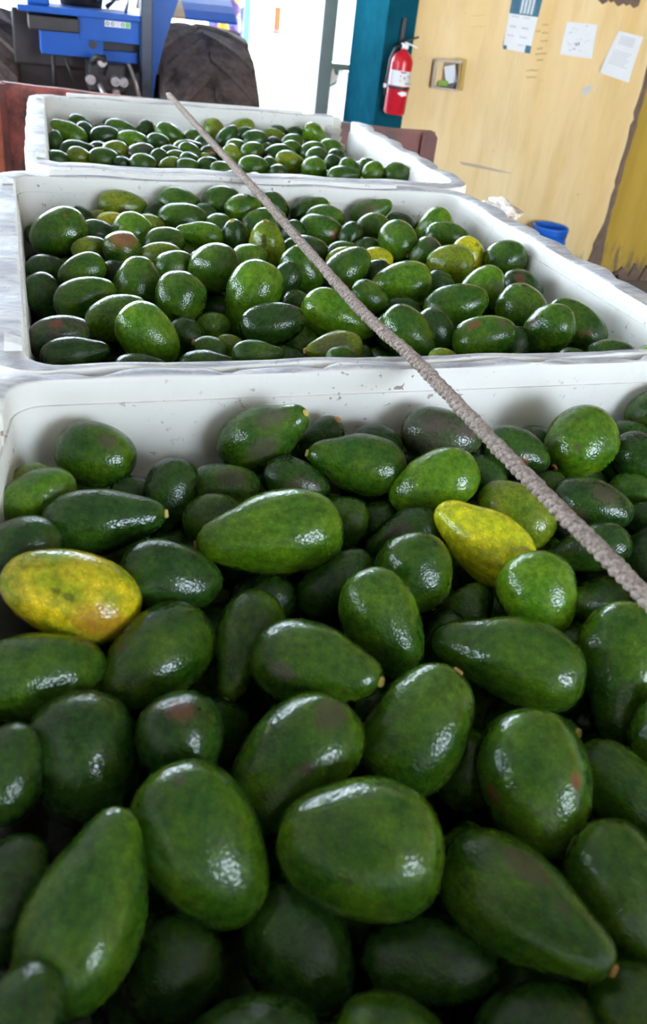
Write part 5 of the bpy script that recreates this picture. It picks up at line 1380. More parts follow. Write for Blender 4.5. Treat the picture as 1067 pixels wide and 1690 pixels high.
('N',0.839,-0.575,-0.247,-0.27,-0.96,-0.11,0.094,0.071),
('N',0.873,-0.472,-0.222,-0.62,0.73,0.27,0.100,0.079),
('N',0.852,-0.384,-0.239,-0.82,0.42,-0.39,0.100,0.074),
('N',0.889,-0.295,-0.246,0.53,0.82,0.23,0.091,0.075),
('N',0.879,-0.106,-0.220,-0.03,0.92,0.40,0.088,0.070),
('N',0.975,-1.054,-0.290,-0.92,-0.10,-0.37,0.100,0.074),
('N',0.947,-0.968,-0.265,-0.63,-0.73,-0.27,0.092,0.077),
('N',0.974,-0.867,-0.270,-0.93,0.02,-0.37,0.116,0.083),
('N',0.962,-0.780,-0.237,0.91,-0.42,0.02,0.091,0.071),
('N',0.988,-0.669,-0.211,-0.60,0.78,0.17,0.101,0.075),
('N',0.952,-0.578,-0.197,-0.23,-0.96,0.14,0.102,0.074),
('N',0.980,-0.492,-0.245,0.48,0.88,0.06,0.102,0.069),
('N',0.952,-0.375,-0.177,-0.62,0.79,0.05,0.123,0.083),
('N',0.985,-0.291,-0.155,-0.85,0.51,0.10,0.099,0.078),
('N',0.949,-0.185,-0.210,0.88,-0.02,-0.48,0.100,0.070),
('N',0.968,-0.104,-0.230,0.26,-0.97,-0.00,0.113,0.084),
('N',1.045,-1.054,-0.310,-0.11,0.89,-0.44,0.091,0.074),
('N',1.045,-0.964,-0.294,-0.75,0.53,0.39,0.106,0.076),
('N',1.045,-0.867,-0.310,-0.46,0.84,-0.30,0.106,0.083),
('N',1.045,-0.782,-0.297,0.08,-0.89,0.45,0.098,0.070),
('N',1.045,-0.665,-0.270,0.85,-0.29,-0.43,0.100,0.075),
('N',1.039,-0.590,-0.289,-0.11,-0.98,-0.17,0.097,0.075),
('N',1.045,-0.478,-0.193,0.88,-0.22,0.42,0.102,0.068),
('N',1.045,-0.395,-0.200,-0.72,0.69,-0.09,0.089,0.069),
('N',1.045,-0.297,-0.216,0.97,-0.01,0.25,0.109,0.075),
('N',1.045,-0.187,-0.200,-0.26,0.85,0.45,0.107,0.080),
('N',1.045,-0.104,-0.140,-0.03,-0.98,-0.17,0.109,0.073),
('M',0.055,0.055,-0.079,-0.87,-0.41,-0.28,0.106,0.078),
('M',0.084,0.146,-0.116,0.82,0.55,-0.12,0.105,0.079),
('M',0.060,0.441,-0.139,-0.43,0.83,-0.36,0.087,0.067),
('M',0.152,0.055,-0.079,-0.93,0.13,-0.35,0.101,0.080),
('M',0.188,0.141,-0.126,0.99,-0.03,0.12,0.102,0.076),
('M',0.155,0.815,-0.130,-0.20,-0.95,-0.24,0.092,0.069),
('M',0.183,0.922,-0.127,0.89,-0.07,-0.46,0.082,0.068),
('M',0.156,1.005,-0.125,0.64,0.66,-0.41,0.100,0.070),
('M',0.257,0.055,-0.079,0.98,-0.09,0.18,0.119,0.080),
('M',0.286,0.144,-0.126,0.01,-0.98,-0.21,0.105,0.076),
('M',0.246,0.240,-0.154,0.89,0.35,0.30,0.109,0.079),
('M',0.250,0.445,-0.139,-0.83,0.56,0.04,0.105,0.074),
('M',0.269,0.721,-0.132,0.35,0.81,-0.47,0.122,0.081),
('M',0.244,0.830,-0.129,-0.10,0.99,0.04,0.104,0.081),
('M',0.285,0.906,-0.127,-0.72,0.68,-0.14,0.111,0.078),
('M',0.242,1.001,-0.125,0.93,0.37,0.06,0.110,0.083),
('M',0.357,0.055,-0.069,-0.35,0.91,-0.20,0.090,0.075),
('M',0.371,0.326,-0.182,0.60,-0.78,0.20,0.112,0.075),
('M',0.383,0.722,-0.102,-0.40,0.89,-0.21,0.110,0.074),
('M',0.377,0.917,-0.127,-0.90,0.18,-0.40,0.115,0.081),
('M',0.351,1.000,-0.105,0.10,0.88,-0.46,0.110,0.080),
('M',0.459,0.056,-0.069,-0.98,0.08,-0.17,0.084,0.068),
('M',0.489,0.137,-0.127,-0.15,-0.99,-0.03,0.110,0.080),
('M',0.438,0.426,-0.139,-0.31,0.91,0.26,0.097,0.069),
('M',0.472,0.530,-0.147,0.90,0.38,0.23,0.109,0.082),
('M',0.459,0.616,-0.115,-0.00,-0.98,0.19,0.105,0.082),
('M',0.469,0.734,-0.122,-0.55,0.81,-0.22,0.091,0.073),
('M',0.438,0.812,-0.160,-0.04,-0.90,0.43,0.108,0.079),
('M',0.448,1.005,-0.105,0.66,0.71,-0.24,0.097,0.072),
('M',0.541,0.055,-0.069,0.85,-0.52,-0.06,0.095,0.076),
('M',0.588,0.154,-0.116,-0.59,-0.68,0.45,0.101,0.077),
('M',0.592,0.526,-0.137,1.00,0.01,-0.04,0.103,0.077),
('M',0.590,0.731,-0.132,0.83,0.38,0.40,0.093,0.073),
('M',0.574,0.923,-0.137,0.11,-0.89,-0.45,0.093,0.069),
('M',0.540,1.005,-0.095,0.29,0.88,0.39,0.104,0.082),
('M',0.656,0.055,-0.069,0.92,-0.21,-0.34,0.089,0.070),
('M',0.684,0.156,-0.116,-0.96,0.27,-0.05,0.090,0.070),
('M',0.679,0.520,-0.167,0.97,0.24,-0.11,0.100,0.074),
('M',0.684,0.730,-0.142,-0.30,0.95,0.06,0.118,0.080),
('M',0.675,0.921,-0.127,-0.79,0.42,-0.44,0.092,0.075),
('M',0.759,0.055,-0.079,-0.79,-0.48,-0.38,0.113,0.080),
('M',0.780,0.144,-0.116,-0.30,-0.84,0.46,0.098,0.079),
('M',0.752,0.427,-0.149,-0.85,-0.44,-0.28,0.098,0.073),
('M',0.745,0.629,-0.104,0.90,-0.32,0.30,0.104,0.075),
('M',0.776,0.716,-0.112,0.07,0.91,0.41,0.107,0.075),
('M',0.741,0.815,-0.140,0.40,-0.87,-0.29,0.109,0.084),
('M',0.792,0.915,-0.107,1.00,-0.01,0.07,0.095,0.068),
('M',0.840,0.057,-0.099,0.85,-0.38,0.36,0.101,0.070),
('M',0.883,0.141,-0.116,-0.57,0.82,0.07,0.100,0.079),
('M',0.848,0.250,-0.154,-0.05,-0.96,-0.27,0.105,0.077),
('M',0.882,0.333,-0.112,0.96,0.17,0.22,0.086,0.072),
('M',0.841,0.445,-0.119,0.88,0.47,0.03,0.094,0.074),
('M',0.881,0.534,-0.147,-0.06,-0.95,0.31,0.123,0.084),
('M',0.848,0.623,-0.114,-0.77,0.44,0.47,0.088,0.072),
('M',0.874,0.723,-0.122,-0.48,-0.83,0.29,0.107,0.072),
('M',0.881,0.917,-0.087,-0.06,0.97,-0.24,0.100,0.068),
('M',0.842,1.001,-0.115,0.18,0.95,-0.26,0.097,0.067),
('M',0.951,0.055,-0.079,-0.17,0.93,0.34,0.107,0.080),
('M',0.986,0.146,-0.136,-0.24,-0.94,0.23,0.096,0.066),
('M',0.947,0.244,-0.154,-0.71,-0.57,-0.42,0.095,0.070),
('M',0.972,0.716,-0.122,0.86,0.28,-0.42,0.104,0.071),
('M',0.975,0.926,-0.127,-0.01,1.00,0.06,0.090,0.067),
('M',0.941,1.005,-0.125,0.86,-0.38,-0.34,0.101,0.075),
('M',1.045,0.141,-0.186,0.59,-0.80,0.10,0.119,0.081),
('M',1.045,0.229,-0.144,-0.98,0.18,0.12,0.121,0.083),
('M',1.045,0.328,-0.202,0.82,-0.56,-0.15,0.102,0.084),
('M',1.045,0.536,-0.177,0.65,-0.73,0.19,0.120,0.081),
('M',1.039,0.628,-0.144,0.96,-0.01,0.29,0.102,0.071),
('M',1.045,0.721,-0.172,-0.46,-0.84,0.30,0.101,0.081),
('M',1.045,0.814,-0.110,-0.92,-0.10,-0.37,0.119,0.082),
('M',1.045,0.918,-0.087,-0.59,0.73,-0.36,0.103,0.069),
('M',0.081,0.055,-0.139,-0.71,0.56,-0.42,0.095,0.069),
('M',0.055,0.154,-0.176,0.46,0.89,-0.03,0.105,0.074),
('M',0.092,0.238,-0.194,-0.99,-0.09,0.09,0.098,0.067),
('M',0.055,0.342,-0.201,0.36,0.90,0.24,0.110,0.078),
('M',0.070,0.425,-0.219,-0.65,-0.74,-0.16,0.098,0.076),
('M',0.090,0.627,-0.214,-0.54,0.71,-0.44,0.101,0.076),
('M',0.087,0.811,-0.200,-0.99,0.08,-0.09,0.103,0.077),
('M',0.077,1.005,-0.195,-0.47,0.80,-0.38,0.104,0.073),
('M',0.185,0.055,-0.139,0.83,-0.36,0.41,0.092,0.074),
('M',0.140,0.139,-0.187,0.86,0.49,-0.11,0.099,0.068),
('M',0.177,0.241,-0.204,0.68,0.58,0.44,0.087,0.071),
('M',0.190,0.629,-0.204,0.19,-0.90,0.39,0.086,0.069),
('M',0.140,0.717,-0.182,0.93,0.34,-0.11,0.087,0.066),
('M',0.183,0.822,-0.189,0.06,-0.91,0.40,0.101,0.068),
('M',0.138,0.925,-0.217,0.86,0.50,-0.10,0.095,0.077),
('M',0.175,1.005,-0.195,-0.85,-0.50,0.17,0.080,0.066),
('M',0.288,0.058,-0.159,-0.62,0.78,-0.12,0.104,0.076),
('M',0.242,0.147,-0.186,-0.41,0.89,0.20,0.106,0.077),
('M',0.273,0.246,-0.214,0.42,0.82,0.40,0.098,0.069),
('M',0.258,0.335,-0.232,-0.88,-0.23,0.43,0.098,0.075),
('M',0.261,0.519,-0.177,-0.56,0.77,-0.31,0.096,0.078),
('M',0.284,0.635,-0.184,0.10,0.91,0.41,0.096,0.077),
('M',0.277,0.823,-0.199,0.51,-0.73,-0.46,0.096,0.068),
('M',0.260,0.911,-0.197,0.31,0.85,-0.42,0.100,0.078),
('M',0.279,1.005,-0.195,-0.93,-0.02,-0.38,0.104,0.080),
('M',0.372,0.055,-0.139,-0.70,-0.69,-0.18,0.115,0.078),
('M',0.355,0.140,-0.186,-0.87,-0.40,-0.28,0.111,0.080),
('M',0.369,0.237,-0.214,0.02,-1.00,0.01,0.089,0.072),
('M',0.342,0.331,-0.252,0.72,0.61,-0.33,0.111,0.080),
('M',0.373,0.437,-0.219,0.72,0.67,-0.18,0.104,0.070),
('M',0.346,0.526,-0.207,0.95,0.31,-0.02,0.101,0.074),
('M',0.353,0.729,-0.172,-0.07,-0.99,0.14,0.096,0.074),
('M',0.369,0.826,-0.179,-0.45,-0.89,0.07,0.108,0.077),
('M',0.356,0.925,-0.197,0.81,-0.54,-0.24,0.082,0.068),
('M',0.380,1.005,-0.185,0.88,0.47,0.07,0.109,0.083),
('M',0.473,0.055,-0.159,-0.30,-0.91,0.29,0.093,0.072),
('M',0.440,0.133,-0.227,0.89,-0.25,-0.38,0.102,0.068),
('M',0.473,0.235,-0.204,0.12,0.93,0.33,0.100,0.072),
('M',0.444,0.325,-0.192,-0.46,0.87,-0.17,0.095,0.073),
('M',0.468,0.445,-0.199,0.91,-0.02,-0.40,0.089,0.071),
('M',0.472,0.620,-0.184,-0.84,-0.52,0.16,0.097,0.068),
('M',0.445,0.711,-0.182,0.44,-0.89,-0.14,0.087,0.069),
('M',0.483,0.815,-0.220,-0.80,-0.55,-0.24,0.115,0.078),
('M',0.441,0.924,-0.187,-0.23,0.91,0.35,0.100,0.082),
('M',0.487,1.005,-0.175,0.73,0.55,-0.40,0.102,0.082),
('M',0.587,0.055,-0.139,-0.98,0.15,0.15,0.099,0.078),
('M',0.543,0.156,-0.186,0.55,0.71,0.43,0.112,0.082),
('M',0.581,0.230,-0.224,0.43,0.90,-0.05,0.107,0.082),
('M',0.541,0.334,-0.202,-0.28,0.96,0.05,0.097,0.074),
('M',0.586,0.442,-0.219,-0.83,-0.38,0.41,0.116,0.083),
('M',0.562,0.534,-0.207,0.37,-0.91,-0.21,0.111,0.082),
('M',0.589,0.630,-0.194,-0.95,-0.29,0.05,0.116,0.081),
('M',0.560,0.734,-0.202,0.25,-0.94,-0.22,0.115,0.077),
('M',0.579,0.814,-0.190,-0.69,0.56,0.45,0.116,0.079),
('M',0.549,0.915,-0.207,-0.54,-0.76,-0.37,0.101,0.074),
('M',0.573,1.005,-0.205,0.98,-0.20,-0.09,0.099,0.075),
('M',0.689,0.055,-0.139,0.95,0.10,-0.29,0.103,0.076),
('M',0.647,0.144,-0.176,-0.89,0.46,0.04,0.102,0.083),
('M',0.670,0.229,-0.204,-0.20,-0.90,0.38,0.100,0.067),
('M',0.686,0.439,-0.199,-0.09,-0.93,0.36,0.099,0.071),
('M',0.646,0.531,-0.237,-0.88,0.35,-0.33,0.105,0.071),
('M',0.679,0.633,-0.214,-0.87,-0.14,-0.47,0.092,0.075),
('M',0.646,0.731,-0.222,0.95,0.13,0.30,0.117,0.081),
('M',0.685,0.818,-0.200,-0.94,-0.10,0.32,0.117,0.081),
('M',0.646,0.917,-0.197,0.02,0.92,-0.39,0.126,0.084),
('M',0.689,1.002,-0.165,-0.81,-0.58,-0.07,0.102,0.081),
('M',0.790,0.055,-0.169,0.74,0.64,0.20,0.110,0.075),
('M',0.743,0.133,-0.177,0.58,-0.81,-0.03,0.110,0.081),
('M',0.781,0.230,-0.214,0.86,0.28,-0.43,0.081,0.067),
('M',0.761,0.336,-0.202,0.93,-0.15,-0.34,0.096,0.079),
('M',0.777,0.422,-0.209,-0.86,0.22,-0.47,0.101,0.076),
('M',0.750,0.535,-0.207,-0.89,0.44,-0.10,0.107,0.075),
('M',0.756,0.727,-0.182,0.84,-0.47,-0.26,0.108,0.073),
('M',0.779,0.819,-0.210,-0.87,0.22,-0.44,0.097,0.068),
('M',0.789,1.003,-0.175,0.96,0.06,0.27,0.117,0.080),
('M',0.871,0.055,-0.179,-0.72,-0.55,0.44,0.107,0.075),
('M',0.845,0.141,-0.176,0.72,-0.70,-0.03,0.093,0.066),
('M',0.872,0.230,-0.224,0.95,-0.04,0.31,0.122,0.081),
('M',0.843,0.343,-0.251,-0.98,-0.18,0.13,0.105,0.084),
('M',0.883,0.433,-0.199,0.37,0.88,-0.31,0.099,0.073),
('M',0.855,0.534,-0.217,-0.33,-0.91,0.24,0.101,0.083),
('M',0.839,0.711,-0.212,0.64,-0.70,0.33,0.115,0.078),
('M',0.882,0.811,-0.170,-0.97,0.23,0.07,0.096,0.072),
('M',0.854,0.905,-0.147,-0.39,0.85,-0.35,0.094,0.075),
('M',0.883,1.005,-0.175,0.32,0.93,0.17,0.100,0.083),
('M',0.976,0.056,-0.159,-0.85,-0.51,0.16,0.101,0.083),
('M',0.956,0.147,-0.196,0.49,0.75,0.45,0.096,0.072),
('M',0.992,0.248,-0.204,-0.64,0.76,-0.11,0.109,0.075),
('M',0.938,0.338,-0.202,-0.01,0.99,-0.13,0.105,0.076),
('M',0.981,0.434,-0.199,-0.06,-0.90,-0.43,0.103,0.069),
('M',0.957,0.524,-0.197,-0.60,0.78,0.18,0.116,0.081),
('M',0.984,0.638,-0.204,0.32,-0.89,0.31,0.112,0.078),
('M',0.941,0.728,-0.182,-0.91,-0.39,-0.15,0.093,0.074),
('M',0.984,0.817,-0.180,0.27,0.95,0.14,0.084,0.067),
('M',0.960,0.906,-0.197,0.35,-0.85,-0.40,0.118,0.084),
('M',0.975,1.005,-0.195,-0.06,0.99,0.09,0.098,0.081),
('M',1.045,0.056,-0.209,0.35,-0.84,-0.42,0.092,0.073),
('M',1.045,0.144,-0.256,0.81,0.49,-0.33,0.083,0.068),
('M',1.045,0.249,-0.254,-0.34,-0.94,0.02,0.113,0.079),
('M',1.045,0.341,-0.091,0.18,-0.87,0.46,0.085,0.069),
('M',1.045,0.437,-0.219,0.20,-0.98,-0.08,0.112,0.083),
('M',1.045,0.539,-0.247,0.70,0.61,0.37,0.081,0.067),
('M',1.045,0.820,-0.209,-0.09,-0.99,0.14,0.119,0.083),
('M',1.045,0.913,-0.157,-0.47,0.88,-0.06,0.106,0.080),
('M',1.045,1.005,-0.185,-0.13,0.98,-0.17,0.108,0.076),
('F',0.133,1.277,-0.055,0.74,-0.67,-0.05,0.101,0.072),
('F',0.168,1.367,-0.076,0.64,0.70,-0.31,0.081,0.066),
('F',0.145,1.458,-0.097,0.44,-0.87,0.20,0.107,0.075),
('F',0.167,1.551,-0.118,-0.16,0.92,0.36,0.094,0.068),
('F',0.158,2.025,-0.165,0.82,-0.47,-0.34,0.100,0.081),
('F',0.164,2.220,-0.157,-0.50,0.86,-0.11,0.106,0.078),
('F',0.231,1.269,-0.055,0.57,-0.74,0.34,0.110,0.078),
('F',0.257,1.347,-0.076,-0.90,-0.11,0.42,0.114,0.076),
('F',0.224,1.459,-0.097,0.64,0.70,0.33,0.103,0.078),
('F',0.257,1.549,-0.118,0.96,-0.06,-0.28,0.094,0.069),
('F',0.236,1.646,-0.100,0.06,0.97,0.23,0.120,0.083),
('F',0.293,2.136,-0.146,0.82,0.39,0.41,0.112,0.082),
('F',0.318,1.266,-0.055,-0.66,-0.75,-0.03,0.094,0.069),
('F',0.368,1.342,-0.076,0.93,0.26,0.27,0.109,0.078),
('F',0.335,1.442,-0.097,-0.67,0.69,-0.27,0.119,0.084),
('F',0.371,1.547,-0.118,-0.17,-0.93,0.33,0.092,0.071),
('F',0.376,1.924,-0.133,0.53,0.72,0.45,0.099,0.071),
('F',0.357,2.034,-0.105,0.85,0.51,-0.13,0.107,0.078),
('F',0.393,2.135,-0.126,0.96,-0.14,0.26,0.090,0.073),
('F',0.369,2.215,-0.127,0.67,-0.63,0.38,0.101,0.068),
('F',0.436,1.262,-0.055,0.92,0.12,-0.38,0.108,0.075),
('F',0.473,1.358,-0.076,0.03,0.99,0.11,0.091,0.066),
('F',0.437,1.442,-0.097,-0.56,-0.82,0.08,0.103,0.072),
('F',0.478,1.533,-0.118,0.85,0.34,0.40,0.097,0.070),
('F',0.444,1.637,-0.119,-0.97,-0.12,0.22,0.091,0.074),
('F',0.457,1.830,-0.112,0.86,0.48,-0.16,0.108,0.081),
('F',0.453,2.022,-0.115,0.89,-0.34,-0.31,0.101,0.078),
('F',0.453,2.212,-0.137,0.75,0.65,-0.12,0.106,0.081),
('F',0.537,1.259,-0.055,-0.91,-0.37,0.18,0.092,0.067),
('F',0.528,1.443,-0.097,-0.04,-1.00,-0.07,0.090,0.070),
('F',0.563,1.546,-0.128,-0.95,-0.30,-0.05,0.100,0.074),
('F',0.541,1.649,-0.110,-0.29,-0.87,-0.40,0.113,0.084),
('F',0.536,1.839,-0.152,0.69,-0.65,-0.31,0.098,0.069),
('F',0.591,1.933,-0.133,-0.77,-0.48,-0.42,0.118,0.081),
('F',0.541,2.015,-0.135,-0.87,-0.49,0.06,0.092,0.074),
('F',0.553,2.209,-0.107,0.28,0.95,-0.16,0.092,0.070),
('F',0.624,1.256,-0.055,0.27,-0.87,-0.42,0.100,0.068),
('F',0.656,1.337,-0.075,-0.90,-0.08,0.42,0.094,0.074),
('F',0.645,1.445,-0.097,-0.87,0.47,-0.14,0.107,0.082),
('F',0.657,1.538,-0.128,0.04,0.99,-0.10,0.103,0.083),
('F',0.651,1.820,-0.142,0.82,-0.34,0.47,0.107,0.076),
('F',0.680,1.927,-0.123,0.82,0.45,-0.36,0.101,0.070),
('F',0.686,2.105,-0.146,0.74,-0.67,0.00,0.117,0.083),
('F',0.650,2.206,-0.127,-0.23,-0.96,-0.14,0.087,0.070),
('F',0.725,1.253,-0.055,0.85,-0.30,0.44,0.117,0.079),
('F',0.735,1.434,-0.137,-0.91,0.19,0.38,0.107,0.079),
('F',0.774,1.542,-0.108,0.53,0.84,0.07,0.083,0.066),
('F',0.750,1.823,-0.132,-0.94,-0.27,-0.19,0.111,0.080),
('F',0.747,2.020,-0.105,-0.87,-0.27,0.41,0.095,0.077),
('F',0.792,2.112,-0.126,-0.75,-0.65,0.10,0.107,0.074),
('F',0.763,2.202,-0.107,0.33,0.87,0.37,0.098,0.067),
('F',0.834,1.249,-0.055,0.30,0.92,0.23,0.107,0.080),
('F',0.851,1.349,-0.076,0.46,-0.78,0.43,0.099,0.073),
('F',0.827,1.428,-0.107,0.66,-0.70,0.28,0.094,0.074),
('F',0.864,1.537,-0.118,-0.15,0.94,-0.29,0.096,0.072),
('F',0.840,1.623,-0.129,0.58,0.68,-0.45,0.094,0.070),
('F',0.847,1.814,-0.132,-0.56,0.72,0.41,0.104,0.075),
('F',0.879,1.909,-0.133,-0.33,0.89,-0.31,0.113,0.078),
('F',0.888,2.106,-0.136,0.76,0.52,-0.39,0.114,0.081),
('F',0.852,2.199,-0.097,-0.90,0.43,-0.08,0.088,0.067),
('F',0.924,1.251,-0.065,0.85,-0.37,0.38,0.115,0.083),
('F',0.971,1.345,-0.076,0.91,-0.41,0.00,0.098,0.081),
('F',0.940,1.442,-0.107,-0.98,0.12,0.19,0.107,0.083),
('F',0.969,1.520,-0.118,-0.29,0.90,0.33,0.095,0.071),
('F',0.964,2.014,-0.135,0.37,0.87,-0.32,0.100,0.079),
('F',0.974,2.104,-0.086,-0.76,-0.50,0.41,0.087,0.068),
('F',0.962,2.194,-0.117,-0.85,0.32,-0.41,0.097,0.076),
('F',1.034,1.243,-0.055,0.70,-0.70,-0.14,0.093,0.076),
('F',1.060,1.324,-0.095,-0.95,-0.30,0.09,0.105,0.083),
('F',1.033,1.421,-0.097,-0.51,0.82,0.24,0.098,0.073),
('F',1.072,1.523,-0.118,-0.92,0.31,-0.22,0.087,0.069),
('F',1.044,1.996,-0.134,0.91,0.16,0.39,0.102,0.083),
('F',1.088,2.097,-0.116,-0.41,0.81,0.42,0.108,0.082),
('F',1.048,2.193,-0.137,0.60,0.80,-0.10,0.115,0.079),
('F',1.123,1.240,-0.085,0.02,-0.96,-0.28,0.117,0.078),
('F',1.126,1.330,-0.155,-0.97,0.10,-0.22,0.124,0.084),
('F',1.123,1.424,-0.097,-0.87,-0.22,-0.45,0.111,0.076),
('F',1.131,1.511,-0.158,-0.53,-0.75,-0.39,0.098,0.078),
('F',1.138,1.704,-0.170,0.83,-0.40,0.39,0.113,0.080),
('F',1.144,1.908,-0.163,1.00,-0.09,-0.02,0.093,0.068),
('F',0.166,1.271,-0.115,-0.97,-0.08,-0.24,0.090,0.071),
('F',0.143,1.360,-0.136,-0.91,-0.38,0.16,0.111,0.081),
('F',0.165,1.458,-0.157,-0.93,0.26,-0.27,0.098,0.068),
('F',0.142,1.543,-0.188,-0.60,-0.70,-0.40,0.100,0.081),
('F',0.180,1.656,-0.180,-0.83,-0.50,-0.24,0.105,0.074),
('F',0.149,1.751,-0.201,-0.70,0.66,-0.27,0.105,0.070),
('F',0.171,1.833,-0.192,-0.60,0.80,-0.05,0.086,0.069),
('F',0.160,1.935,-0.213,-0.33,-0.91,-0.23,0.122,0.082),
('F',0.174,2.044,-0.245,-0.58,-0.66,0.48,0.104,0.082),
('F',0.161,2.120,-0.206,-0.90,-0.20,-0.39,0.121,0.083),
('F',0.188,2.221,-0.227,0.50,0.78,0.38,0.113,0.082),
('F',0.258,1.268,-0.125,0.97,0.10,-0.20,0.089,0.066),
('F',0.229,1.363,-0.146,-0.22,-0.97,0.11,0.118,0.081),
('F',0.255,1.461,-0.167,0.49,0.78,-0.40,0.100,0.069),
('F',0.226,1.540,-0.168,0.06,0.92,-0.38,0.093,0.067),
('F',0.259,1.649,-0.180,0.67,0.66,-0.34,0.098,0.077),
('F',0.245,1.748,-0.181,0.03,-0.95,0.32,0.095,0.068),
('F',0.273,1.833,-0.172,-0.94,0.04,-0.33,0.106,0.077),
('F',0.238,1.937,-0.183,0.71,0.67,0.22,0.082,0.067),
('F',0.277,2.029,-0.215,0.91,-0.04,-0.41,0.108,0.074),
('F',0.264,2.117,-0.226,-0.71,0.71,0.01,0.102,0.084),
('F',0.294,2.213,-0.197,-0.36,0.80,-0.48,0.103,0.070),
('F',0.353,1.266,-0.115,-0.61,0.74,-0.29,0.111,0.083),
('F',0.337,1.345,-0.156,0.82,0.39,-0.42,0.099,0.081),
('F',0.369,1.439,-0.167,0.98,0.17,-0.04,0.100,0.071),
('F',0.337,1.541,-0.178,-0.97,0.22,0.12,0.092,0.067),
('F',0.367,1.634,-0.179,-0.57,-0.72,0.40,0.096,0.071),
('F',0.337,1.744,-0.181,0.59,0.80,-0.07,0.115,0.083),
('F',0.378,1.826,-0.212,0.59,0.77,0.25,0.103,0.077),
('F',0.346,1.934,-0.203,-0.30,-0.92,0.25,0.098,0.071),
('F',0.387,2.038,-0.185,0.67,-0.64,-0.37,0.109,0.075),
('F',0.346,2.115,-0.236,0.62,-0.70,0.34,0.111,0.076),
('F',0.379,2.214,-0.197,-0.17,-0.88,0.44,0.103,0.074),
('F',0.465,1.261,-0.125,0.64,0.66,0.39,0.099,0.071),
('F',0.436,1.356,-0.126,0.55,0.81,-0.23,0.101,0.078),
('F',0.463,1.440,-0.157,-0.94,-0.27,0.19,0.085,0.067),
('F',0.429,1.546,-0.178,-0.48,0.87,-0.13,0.091,0.073),
('F',0.479,1.647,-0.180,0.66,-0.75,-0.05,0.112,0.075),
('F',0.450,1.733,-0.201,-0.50,0.82,0.27,0.102,0.078),
('F',0.478,1.842,-0.182,-0.13,0.97,-0.18,0.092,0.072),
('F',0.450,1.919,-0.183,-0.82,-0.51,-0.27,0.115,0.078),
('F',0.461,2.113,-0.166,-0.67,-0.69,-0.28,0.097,0.068),
('F',0.489,2.211,-0.207,0.24,0.91,0.33,0.102,0.081),
('F',0.554,1.263,-0.125,-0.08,-0.99,0.09,0.106,0.072),
('F',0.521,1.345,-0.136,-0.98,-0.19,0.04,0.106,0.080),
('F',0.575,1.444,-0.147,-0.40,0.81,-0.44,0.102,0.083),
('F',0.531,1.548,-0.198,0.42,0.82,-0.39,0.118,0.081),
('F',0.578,1.637,-0.189,0.84,-0.33,-0.44,0.103,0.075),
('F',0.544,1.732,-0.181,0.82,-0.57,-0.03,0.101,0.078),
('F',0.573,1.825,-0.222,0.57,0.80,0.17,0.108,0.080),
('F',0.547,1.919,-0.213,-0.79,0.50,-0.35,0.098,0.075),
('F',0.573,2.027,-0.225,-0.73,0.64,-0.21,0.101,0.078),
('F',0.546,2.130,-0.176,-0.01,0.98,-0.21,0.102,0.073),
('F',0.590,2.208,-0.167,-0.80,-0.53,0.27,0.089,0.067),
('F',0.648,1.255,-0.125,-0.87,0.45,-0.22,0.115,0.078),
('F',0.635,1.340,-0.146,0.85,-0.48,0.22,0.099,0.077),
('F',0.666,1.449,-0.177,0.20,0.97,0.14,0.106,0.084),
('F',0.644,1.539,-0.198,0.12,0.97,-0.19,0.094,0.074),
('F',0.669,1.628,-0.189,-0.75,-0.48,0.46,0.099,0.073),
('F',0.652,1.727,-0.201,1.00,0.05,-0.05,0.096,0.075),
('F',0.683,1.835,-0.212,0.85,0.51,0.13,0.111,0.080),
('F',0.645,1.921,-0.173,-0.10,-0.96,0.25,0.105,0.071),
('F',0.690,2.012,-0.204,0.34,-0.86,-0.39,0.095,0.078),
('F',0.662,2.122,-0.216,-0.12,0.89,0.44,0.080,0.066),
('F',0.679,2.205,-0.187,-0.41,0.81,-0.42,0.096,0.073),
('F',0.748,1.252,-0.125,0.24,-0.86,0.46,0.112,0.075),
('F',0.724,1.353,-0.136,-0.87,-0.16,-0.46,0.088,0.068),
('F',0.760,1.428,-0.207,-0.70,0.59,-0.41,0.090,0.067),
('F',0.728,1.534,-0.158,0.14,0.95,0.28,0.111,0.077),
('F',0.767,1.636,-0.189,0.75,0.59,-0.30,0.120,0.083),
('F',0.752,1.724,-0.181,0.83,0.52,-0.21,0.114,0.080),
('F',0.785,1.828,-0.202,0.91,-0.31,-0.27,0.105,0.071),
('F',0.756,1.911,-0.183,0.88,0.18,0.44,0.089,0.072),
('F',0.783,2.025,-0.175,-0.97,-0.21,-0.16,0.097,0.077),
('F',0.790,2.201,-0.167,-0.65,0.65,-0.39,0.082,0.067),
('F',0.853,1.249,-0.125,0.40,0.91,-0.10,0.110,0.078),
('F',0.839,1.346,-0.146,0.43,0.79,-0.45,0.096,0.080),
('F',0.874,1.427,-0.157,-0.16,0.95,0.27,0.109,0.074),
('F',0.838,1.522,-0.178,0.36,-0.88,0.31,0.102,0.075),
('F',0.872,1.624,-0.189,-0.55,-0.77,-0.32,0.096,0.070),
('F',0.850,1.720,-0.171,-0.89,0.35,0.29,0.089,0.074),
('F',0.872,1.810,-0.202,0.69,0.72,-0.08,0.098,0.069),
('F',0.842,1.912,-0.203,-0.96,-0.28,0.04,0.104,0.079),
('F',0.871,2.014,-0.215,0.45,0.85,-0.28,0.111,0.081),
('F',0.880,2.196,-0.167,-0.89,0.03,0.45,0.106,0.078),
('F',0.952,1.245,-0.135,0.23,-0.90,-0.36,0.102,0.075),
('F',0.939,1.326,-0.155,0.42,0.86,-0.30,0.103,0.071),
('F',0.960,1.428,-0.187,0.93,-0.08,-0.36,0.103,0.070),
